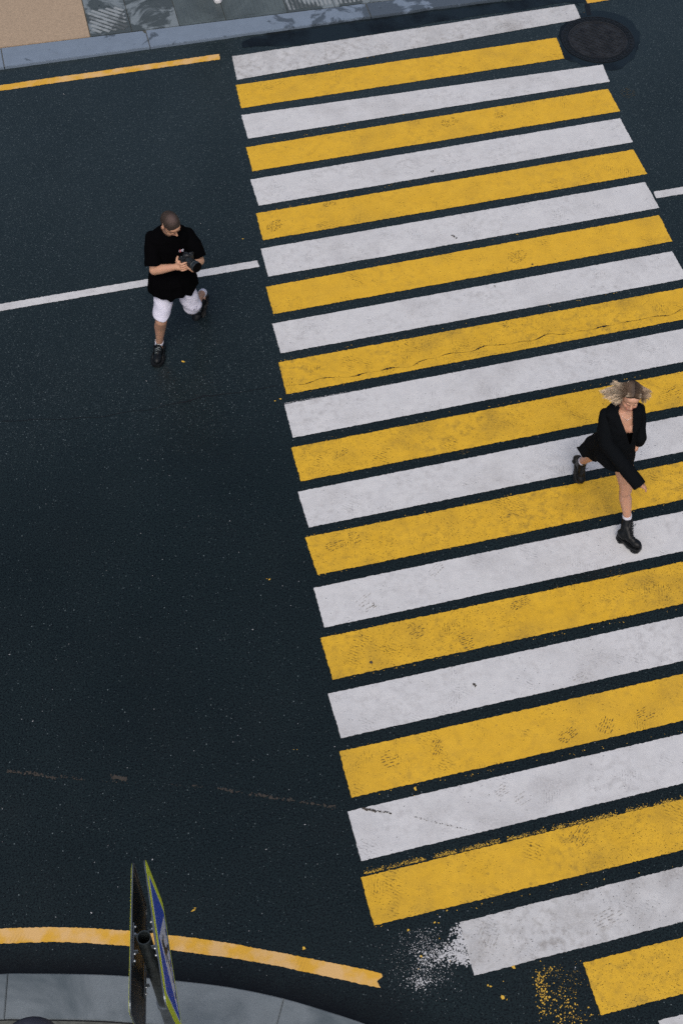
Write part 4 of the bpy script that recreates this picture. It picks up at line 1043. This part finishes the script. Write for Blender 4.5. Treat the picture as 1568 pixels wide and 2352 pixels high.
# black top under the blazer
bm = bmesh.new(); rings(bm, [((1.832, -6.868, 1.33), (.139, 0, 0), (0, .098, 0)), ((1.832, -6.87, 1.27), (.137, 0, 0), (0, .100, 0)), ((1.832, -6.875, 1.14), (.118, 0, 0), (0, .086, 0)), ((1.835, -6.90, 1.0), (.140, 0, 0), (0, .10, 0)), ((1.837, -6.91, .90), (.145, 0, 0), (0, .10, 0))], 28)
for q in (-1, 1): ell(bm, (1.832 + q * .050, -6.950, 1.305), (.055, .041, .054))
me = blob(bm, .005, 4); cut(me, lambda p: p.z > 1.318 - .02 * cos((p.x - 1.832) * 40))
tp = link_mesh('black_top', me, M['tee'], wb)
# necklace
def wpt(u, v, z=1.35):
    p = WOM(u, v, z); return bw.ray_cast(CAM, (p - CAM).normalized())[0]
P_ = [wpt(u, v) for u, v in ((765, 545), (785, 580), (815, 598), (832, 604), (850, 598), (872, 578), (893, 545))]; P_ = [p for p in P_ if p is not None]
if len(P_) > 3:
    bm = bmesh.new(); tube(bm, [p + (CAM - p).normalized() * .002 for p in P_], .0011, 5); ell(bm, P_[3] + (CAM - P_[3]).normalized() * .003, (.004, .003, .004), None, 8); finish(bm, 'necklace', M['silver'], wb)
# blazer
bm = bmesh.new()
rings(bm, [((1.83, -6.838, 1.500), (.060, 0, 0), (0, .060, 0)), ((1.83, -6.838, 1.485), (.095, 0, 0), (0, .080, 0)), ((1.83, -6.838, 1.465), (.135, 0, 0), (0, .090, 0)), ((1.828, -6.842, 1.435), (.158, 0, 0), (0, .105, 0)), ((1.826, -6.86, 1.34), (.160, 0, 0), (0, .146, 0)),
           ((1.82, -6.872, 1.22), (.152, 0, 0), (0, .142, 0)), ((1.815, -6.89, 1.05), (.160, 0, 0), (0, .138, 0)), ((1.818, -6.895, .96), (.166, 0, 0), (0, .155, 0)), ((1.820, -6.895, .88), (.166, 0, 0), (0, .168, 0)), ((1.822, -6.89, .78), (.166, 0, 0), (0, .175, 0))], 44)
tailp = WOM(300, 985, .78)
chain(bm, [(V((1.72, -6.86, 1.12)), .085), (WOM(385, 900, .90), .060), (tailp, .055), (tailp + V((-.03, .03, -.06)), .05)], 22)
chain(bm, [(V((1.80, -6.84, .96)), .12), (V((1.755, -6.74, .81)), .10), (V((1.72, -6.65, .66)), .082), (V((1.71, -6.60, .58)), .07)], 22)
me1 = blob(bm, .006, 7)
POLY = [(1280.4 + .1904 * u, 849.7 + .1904 * v) for u, v in ((690, 330), (722, 440), (742, 545), (775, 640), (822, 760), (868, 920), (885, 890), (903, 760), (908, 640), (905, 500), (900, 380), (930, 300))]
tn = V((-.10, .60, -.79)).normalized(); tc_ = V((1.65, -6.665, .715))
def bcut(p):
    if p.y < -6.93 and p.z < .920 - (p.x - 1.70) * .22: return True
    u, v = pix(p); u = (u - 1280.4) / .1904; v = (v - 849.7) / .1904
    if p.z < 1.05 and (u - 250) * 125 - (v - 978) * 75 < 0 and u < 420: return True
    if p.y > -6.93 and p.z < .745: return True
    if p.y > -6.93 and p.z < 1.0 and v > (1102 if u < 500 else 1108 + (u - 500) * .47): return True
    q = p - V((1.83, -6.845, 1.49))
    if q.x ** 2 / .060 ** 2 + q.y ** 2 / .062 ** 2 < 1 and q.z > -.05: return True
    if p.y < -6.87 and p.z > 1.08: return inpoly(*pix(p), POLY)
    return False
cut(me1, bcut)
dcuf = (rw - re_).normalized(); dlc = (lw - le_).normalized()
bm = bmesh.new(); chain(bm, [(rs + V((.014, 0, -.004)), .056), (rs.lerp(re_, .5), .068), (re_, .064), (re_.lerp(rw, .5), .060), (rw + dcuf * .08, .055)], 24); me2 = blob(bm, .006, 5); cut(me2, lambda p: (p - rw).dot(dcuf) > .034)
bm = bmesh.new(); chain(bm, [(ls + V((-.016, 0, -.004)), .056), (le_, .053), (lw + dlc * .08, .046)], 24); me3 = blob(bm, .006, 5); cut(me3, lambda p: (p - lw).dot(dlc) > .0)
me = join(me1, me2, me3)
def bf(co, n):
    arm = (co - re_).length
    f = .006 * vnoise(co, 8) + .004 * vnoise(co, 20) + .005 * sin(30 * (co - re_).dot(dcuf)) * max(0, 1 - arm / .16)
    if co.y > -6.85 and co.z < .95: f += .008 * sin(40 * co.x + 10 * co.z)
    return co + n * f
warp(me, bf); bz = link_mesh('blazer', me, M['wool'], wb); solid(bz, .006); bb = bvh_of(me)
# lapels, pocket flap, shoulder-blade vent as cloth pieces laid on the blazer
def lap(pts, name, t=.004):
    P = []
    for x, z in pts:
        h = bb.ray_cast(V((x, -7.6, z)), V((0, 1, 0)), 1.2); P.append((h[0] if h[0] is not None else V((x, -6.98, z))) + V((0, -t, .001)))
    bm = bmesh.new(); vs = [bm.verts.new(p) for p in P]; bm.faces.new(vs); bmesh.ops.triangulate(bm, faces=bm.faces[:]); bmesh.ops.subdivide_edges(bm, edges=bm.edges[:], cuts=2, use_grid_fill=True)
    o = finish(bm, name, M['wool'], bz, smooth=False); solid(o, .005); return o
def wlap(pts, name, t=.004):
    P = []
    for u, v in pts:
        d = (WOM(u, v, 1.2) - CAM).normalized(); h = bb.ray_cast(CAM, d)
        if h[0] is None: continue
        P.append(h[0] - d * t)
    if len(P) < 4: return
    bm = bmesh.new(); vs = [bm.verts.new(p) for p in P]; bm.faces.new(vs); bmesh.ops.triangulate(bm, faces=bm.faces[:])
    o = finish(bm, name, M['wool'], bz, smooth=False); solid(o, .006)
wlap([(862, 935), (800, 850), (735, 745), (680, 650), (698, 625), (672, 600), (690, 470), (716, 450), (738, 560), (770, 645), (817, 762), (862, 912)], 'lapel')
wlap([(892, 890), (915, 800), (935, 700), (960, 610), (945, 590), (965, 560), (930, 450), (914, 500), (916, 640), (910, 760)], 'lapel')
h = bb.ray_cast(V((1.87, -7.6, 1.02)), V((0, 1, 0)), 1.2)
if h[0] is not None:
    bm = bmesh.new(); ell(bm, h[0] + V((0, -.004, 0)), (.010, .004, .010)); finish(bm, 'button', M['gloss'], bz)
# bracelet, ring, nail
bm = bmesh.new(); c0 = WOM(978, 1388, .985); tube(bm, [c0 + dh.cross(pz).normalized() * .028 * cos(t) + V((0, 0, 1)) * .008 * sin(t) + dh * .016 * sin(t) for t in np.linspace(0, 2 * pi, 20)], .0016, 5); finish(bm, 'bracelet', M['laceb'], wb)
# socks and boots
for (kn, an, r) in ((rk, ra, .040), (lk, la, .039)):
    d = (an - kn).normalized(); bm = bmesh.new(); chain(bm, [(an - d * .058, r * 1.02), (an + d * .05, r)], 18); me = blob(bm, .005, 2); c_ = an - d * .060; cut(me, lambda p: (p - c_).dot(d) < 0); s_ = link_mesh('sock', me, M['sock'], wb); solid(s_, .003)
tl = WOM(985, 2190, .02); hl2 = tl + (WOM(800, 2075, 0) - tl).normalized() * .24; hl2.z = 0
m2 = foot_matrix(V((hl2.x, hl2.y, .002)), V((tl.x, tl.y, .018)))
a_ = m2 @ V((0, .27 * .24, .075)); boot(m2, .24, wb, la + (lk - la) * .02 - a_, (la - a_).length + .005)
tr = WOM(262, 1385, .012); sd3 = (rk - ra).normalized(); fd = (tr - (ra + V((0, .06, -.10)))).normalized()
m3 = foot_matrix(V((0, 0, 0)), fd, up=sd3); off3 = m3.to_3x3() @ V((0, .27 * .25, .075)); m3 = Matrix.Translation(ra - sd3 * .075 - off3) @ m3
boot(m3, .25, wb, sd3, .11)
# hair: skull cap plus blown strands
bm = bmesh.new(); R3 = HW.to_3x3(); ell(bm, Tw(0, -.020, .034), (.079, .096, .090), R3, 40); ell(bm, Tw(0, .004, .040), (.073, .076, .080), R3, 40); ell(bm, Tw(0, -.05, -.03), (.062, .055, .07), R3, 30)
me = blob(bm, .005, 3)
def capcut(co):
    p = HWi @ co
    if p.y > .015: return p.z < .082 - .45 * abs(p.x)
    if p.y > -.03: return p.z < .03
    return p.z < -.09
cut(me, capcut)
def hcol(t, side, r):
    root = V((.060, .040, .030)); mid = V((.17, .115, .078)); tip = V((.90, .75, .57)) if side < 0 else V((.60, .45, .31))
    c = root.lerp(mid, min(1, t / .5)) if t < .5 else mid.lerp(tip, min(1, (t - .5) / .4)); return c * r
capo = link_mesh('hair', me, M['hairroot'], wb)
VIEWR = RM @ V((1, 0, 0)); VIEWU = RM @ V((0, 1, 0)); VIEWB = RM @ V((0, 0, 1))
rnd = random.Random(12)
verts = []; faces = []; cols = []
def strand(P, r, side, bright):
    n = len(P); base = len(verts)
    for i, p in enumerate(P):
        t = i / (n - 1); d = (P[min(i + 1, n - 1)] - P[max(i - 1, 0)]); x, y, _ = frame_for(d if d.length > 1e-6 else (0, 0, 1)); rr = r * (1 - .8 * t ** 2)
        for k in range(3):
            a = 2 * pi * k / 3; verts.append(p + x * cos(a) * rr + y * sin(a) * rr); cols.append(hcol(t, side, bright))
    for i in range(n - 1):
        for k in range(3):
            a = base + i * 3 + k; b = base + i * 3 + (k + 1) % 3; faces.append((a, b, b + 3, a + 3))
def skull(x, y, z, f):   # a direction from the skull centre, on the cap
    d = V((x, y, z)).normalized(); return Tw(d.x * .080 * f, -.014 + d.y * .094 * f, .036 + d.z * .090 * f)
crown = Tw(0, -.02, .10)
def push(p, k=1.045):
    pl_ = HWi @ p; lc = V((pl_.x / .078, (pl_.y + .0135) / .091, (pl_.z - .035) / .088))
    if lc.length < k: lc = lc.normalized() * k; p = HW @ V((lc.x * .078, lc.y * .091 - .0135, lc.z * .088 + .035))
    return p
TIPS = [(-1, u, v, z) for u, v, z in ((492,262,1.66),(505,285,1.64),(520,305,1.64),(512,270,1.68),(535,330,1.62),(560,352,1.62),(545,318,1.66),(590,372,1.60),(615,385,1.62),(640,400,1.60),(560,235,1.70),(530,250,1.69),(590,212,1.72),(625,165,1.75),(655,140,1.76),(575,295,1.66),(600,330,1.64),(650,375,1.62),(695,150,1.77),(670,415,1.58),(690,438,1.57),(620,250,1.72),(560,275,1.66),(700,405,1.60),(720,420,1.58))] + \
       [(1, u, v, z) for u, v, z in ((1128,285,1.66),(1130,315,1.66),(1112,345,1.64),(1098,372,1.62),(1068,392,1.60),(1035,402,1.58),(1112,262,1.68),(1085,255,1.70),(1050,262,1.72),(1090,330,1.64),(1010,398,1.58),(1120,300,1.64))]
for li, (side, tu, tv, tz) in enumerate(TIPS):
    br = rnd.uniform(.72, 1.25); tip0 = WOM(tu, tv, tz); yc = rnd.uniform(-.75, .75); sw = rnd.uniform(-1, 1); nn = 120 if side < 0 else 130
    for s_ in range(nn):
        j = lambda a: rnd.gauss(0, a)
        yv = max(-.95, min(.80, yc + j(.22))); q = -side
        q = 1 if side < 0 else -1                        # head X axis runs to the viewer-left
        r0 = skull(.05 * q + j(.03), yv, .95, 1.02); r1 = skull(q * .78, yv * .9, .66 + j(.05), 1.08)
        tipw = tip0.lerp(crown, abs(j(.10))) + V((j(.004), j(.004), j(.006)))
        r2 = push(r1.lerp(tipw, .45) + V((0, 0, -.012 + .02 * sw)) + V((j(.007), j(.007), j(.007))), 1.12)
        P = []
        for k in range(12):
            t = k / 11; a = (1 - t) ** 3; b = 3 * t * (1 - t) ** 2; c = 3 * t * t * (1 - t); d = t ** 3
            p = r0 * a + r1 * b + r2 * c + tipw * d
            P.append(push(p) + V((.25, .2, 1)) * .009 * sin(5.5 * t + sw * 5) * t ** 1.5)
        strand(P, rnd.uniform(.0006, .0011), side, br * rnd.uniform(.7, 1.2))
for s_ in range(1100):     # over the brow, from the parting down to the temples
    q = 1 if rnd.random() < .5 else -1; y0_ = rnd.uniform(.55, .98); e = rnd.uniform(.6, 1)
    P = [push(skull(q * (.02 + 1.0 * e * t), y0_ * (1 - .55 * t * t), .80 - .62 * e * t, 1.03), 1.05 + .015 * rnd.random()) for t in [k / 8 for k in range(9)]]
    strand(P, .0011, -1, rnd.uniform(.5, 1.1))
for s_ in range(1500):      # close hair over the crown, back and temples
    q = 1 if rnd.random() < .5 else -1; yv = rnd.uniform(-.98, .78); e = rnd.uniform(.55, 1)
    P = [push(skull(q * (.03 + 1.0 * e * t), yv * (1 - .25 * t), .95 - .95 * e * t, 1.03), 1.03 + .02 * rnd.random()) for t in [k / 8 for k in range(9)]]
    strand(P, .0010, -1, .8 * rnd.uniform(.45, .95))
for k in range(7):       # stray wisps thrown up and out
    side = -1 if k < 18 else 1
    r0 = crown - VIEWR * rnd.uniform(.02, .12) * (1 if side < 0 else -.7) + VIEWU * rnd.uniform(-.03, .005)
    t_ = r0 + VIEWU * rnd.uniform(.02, .06) - VIEWR * rnd.uniform(.0, .05) * -side * -1
    m_ = r0.lerp(t_, .5) + V((rnd.gauss(0, .012), rnd.gauss(0, .012), .01))
    for s_ in range(5):
        o = V((rnd.gauss(0, .003), rnd.gauss(0, .003), rnd.gauss(0, .003)))
        strand([r0 + o * 2, r0.lerp(m_, .5) + o, m_ + o, m_.lerp(t_, .5) + o * .6, t_], .0011, -1, 1.1)
me = bpy.data.meshes.new('hair_strands'); me.from_pydata([tuple(v) for v in verts], [], faces); me.update(); me.shade_smooth()
a = me.color_attributes.new('tint', 'FLOAT_COLOR', 'POINT'); buf = np.ones((len(verts), 4), dtype=np.float32); buf[:, :3] = np.array([tuple(c) for c in cols]); a.data.foreach_set('color', buf.ravel())
link_mesh('blown_hair', me, M['hairw'], capo)

# ------------------------------------------------------------------ pedestrian on the far pavement: only the tip of one white shoe reaches the picture
M['shoew'] = plain('white_trainer', (.70, .70, .72), .5); M['denim'] = fabric('dark_denim', (.02, .028, .05)); M['jacket'] = fabric('grey_jacket', (.10, .10, .11)); M['hair3'] = plain('brown_hair', (.05, .032, .022), .6, .2)
tp_ = GP(500, 5.5, KZ + .02); gz = KZ + .007
p3 = empty('person', (tp_.x, tp_.y + .25, gz), label='pedestrian on the far pavement showing just the tip of one white shoe', cat='person')
ox, oy = tp_.x - .02, tp_.y + .30
def A3(x, y, z): return V((ox + x, oy + y, gz + z))
H3 = head_frame(A3(0, .02, 1.60), radians(6), radians(8))
bm = bmesh.new(); T3 = build_head(bm, H3)
chain(bm, [(A3(0, .05, 1.42), .058), (T3(0, -.02, -.055), .052)], 18)
hips = {}
for q in (-1, 1):
    sh3, el3, wr3 = A3(q * .18, .05, 1.38), A3(q * .24, .07, 1.10), A3(q * .235, -.02, .86)
    chain(bm, [(A3(0, .05, 1.40), .06), (sh3, .05), (el3, .042), (wr3, .027), (wr3 + V((0, -.02, -.07)), .030)])
    for i in range(4):
        b0 = wr3 + V((0, -.045 + .018 * i, -.095)); chain(bm, [(b0, .0105), (b0 + V((-q * .006, .0, -.04)), .0095), (b0 + V((-q * .02, .002, -.07 + .004 * abs(i - 1))), .008)], 10)
    chain(bm, [(wr3 + V((-q * .01, -.035, -.04)), .013), (wr3 + V((-q * .018, -.062, -.07)), .010), (wr3 + V((-q * .02, -.068, -.095)), .0085)], 10)
    fy = -.16 if q > 0 else .10; hips[q] = (A3(q * .09, .05, .88), A3(q * .095, .03 + fy * .6, .48), A3(q * .09, .05 + fy, .09))
    chain(bm, [(hips[q][0], .08), (hips[q][1], .055), (hips[q][2], .035)])
rings(bm, [(A3(0, .05, 1.40), (.13, 0, 0), (0, .07, 0)), (A3(0, .05, 1.15), (.14, 0, 0), (0, .09, 0)), (A3(0, .05, .88), (.14, 0, 0), (0, .09, 0))])
me = blob(bm, .006, 3); tint(me, lambda co: (1, 1, 1)); b3 = link_mesh('body', me, M['skin_m'], p3)
bm = bmesh.new(); ell(bm, T3(0, -.018, .035), (.080, .099, .092), H3.to_3x3(), 30); me = blob(bm, .006, 2); H3i = H3.inverted(); cut(me, lambda c: (H3i @ c).y > .02 and (H3i @ c).z < .055 or (H3i @ c).z < -.05); link_mesh('hair', me, M['hair3'], b3)
bm = bmesh.new(); rings(bm, [(A3(0, .05, 1.45), (.08, 0, 0), (0, .07, 0)), (A3(0, .05, 1.435), (.14, 0, 0), (0, .090, 0)), (A3(0, .05, 1.40), (.185, 0, 0), (0, .100, 0)), (A3(0, .05, 1.15), (.18, 0, 0), (0, .125, 0)), (A3(0, .05, .82), (.185, 0, 0), (0, .13, 0))], 32)
for q in (-1, 1): chain(bm, [(A3(q * .175, .05, 1.375), .078), (A3(q * .24, .07, 1.10), .060), (A3(q * .236, -.015, .875), .045)])
link_mesh('jacket', blob(bm, .007, 5), M['jacket'], b3)
bm = bmesh.new(); rings(bm, [(A3(0, .05, .92), (.155, 0, 0), (0, .11, 0)), (A3(0, .05, .80), (.165, 0, 0), (0, .11, 0))], 28)
for q in (-1, 1): chain(bm, [(hips[q][0], .092), (hips[q][1], .072), (hips[q][2] + V((0, 0, .01)), .058)], 18)
link_mesh('trousers', blob(bm, .007, 4), M['denim'], b3)
for q, fy in ((1, -.16), (-1, .10)):
    hy = oy + .05 + fy + .06
    if q > 0: toe3 = V((tp_.x, tp_.y, gz)); heel3 = V((ox + .09, tp_.y + .275, gz))
    else: heel3 = V((ox - .09, hy + .02, gz)); toe3 = heel3 + V((-.03, -.27, 0))
    sneaker(foot_matrix(heel3, toe3), (toe3 - heel3).length, b3, None, white=True)
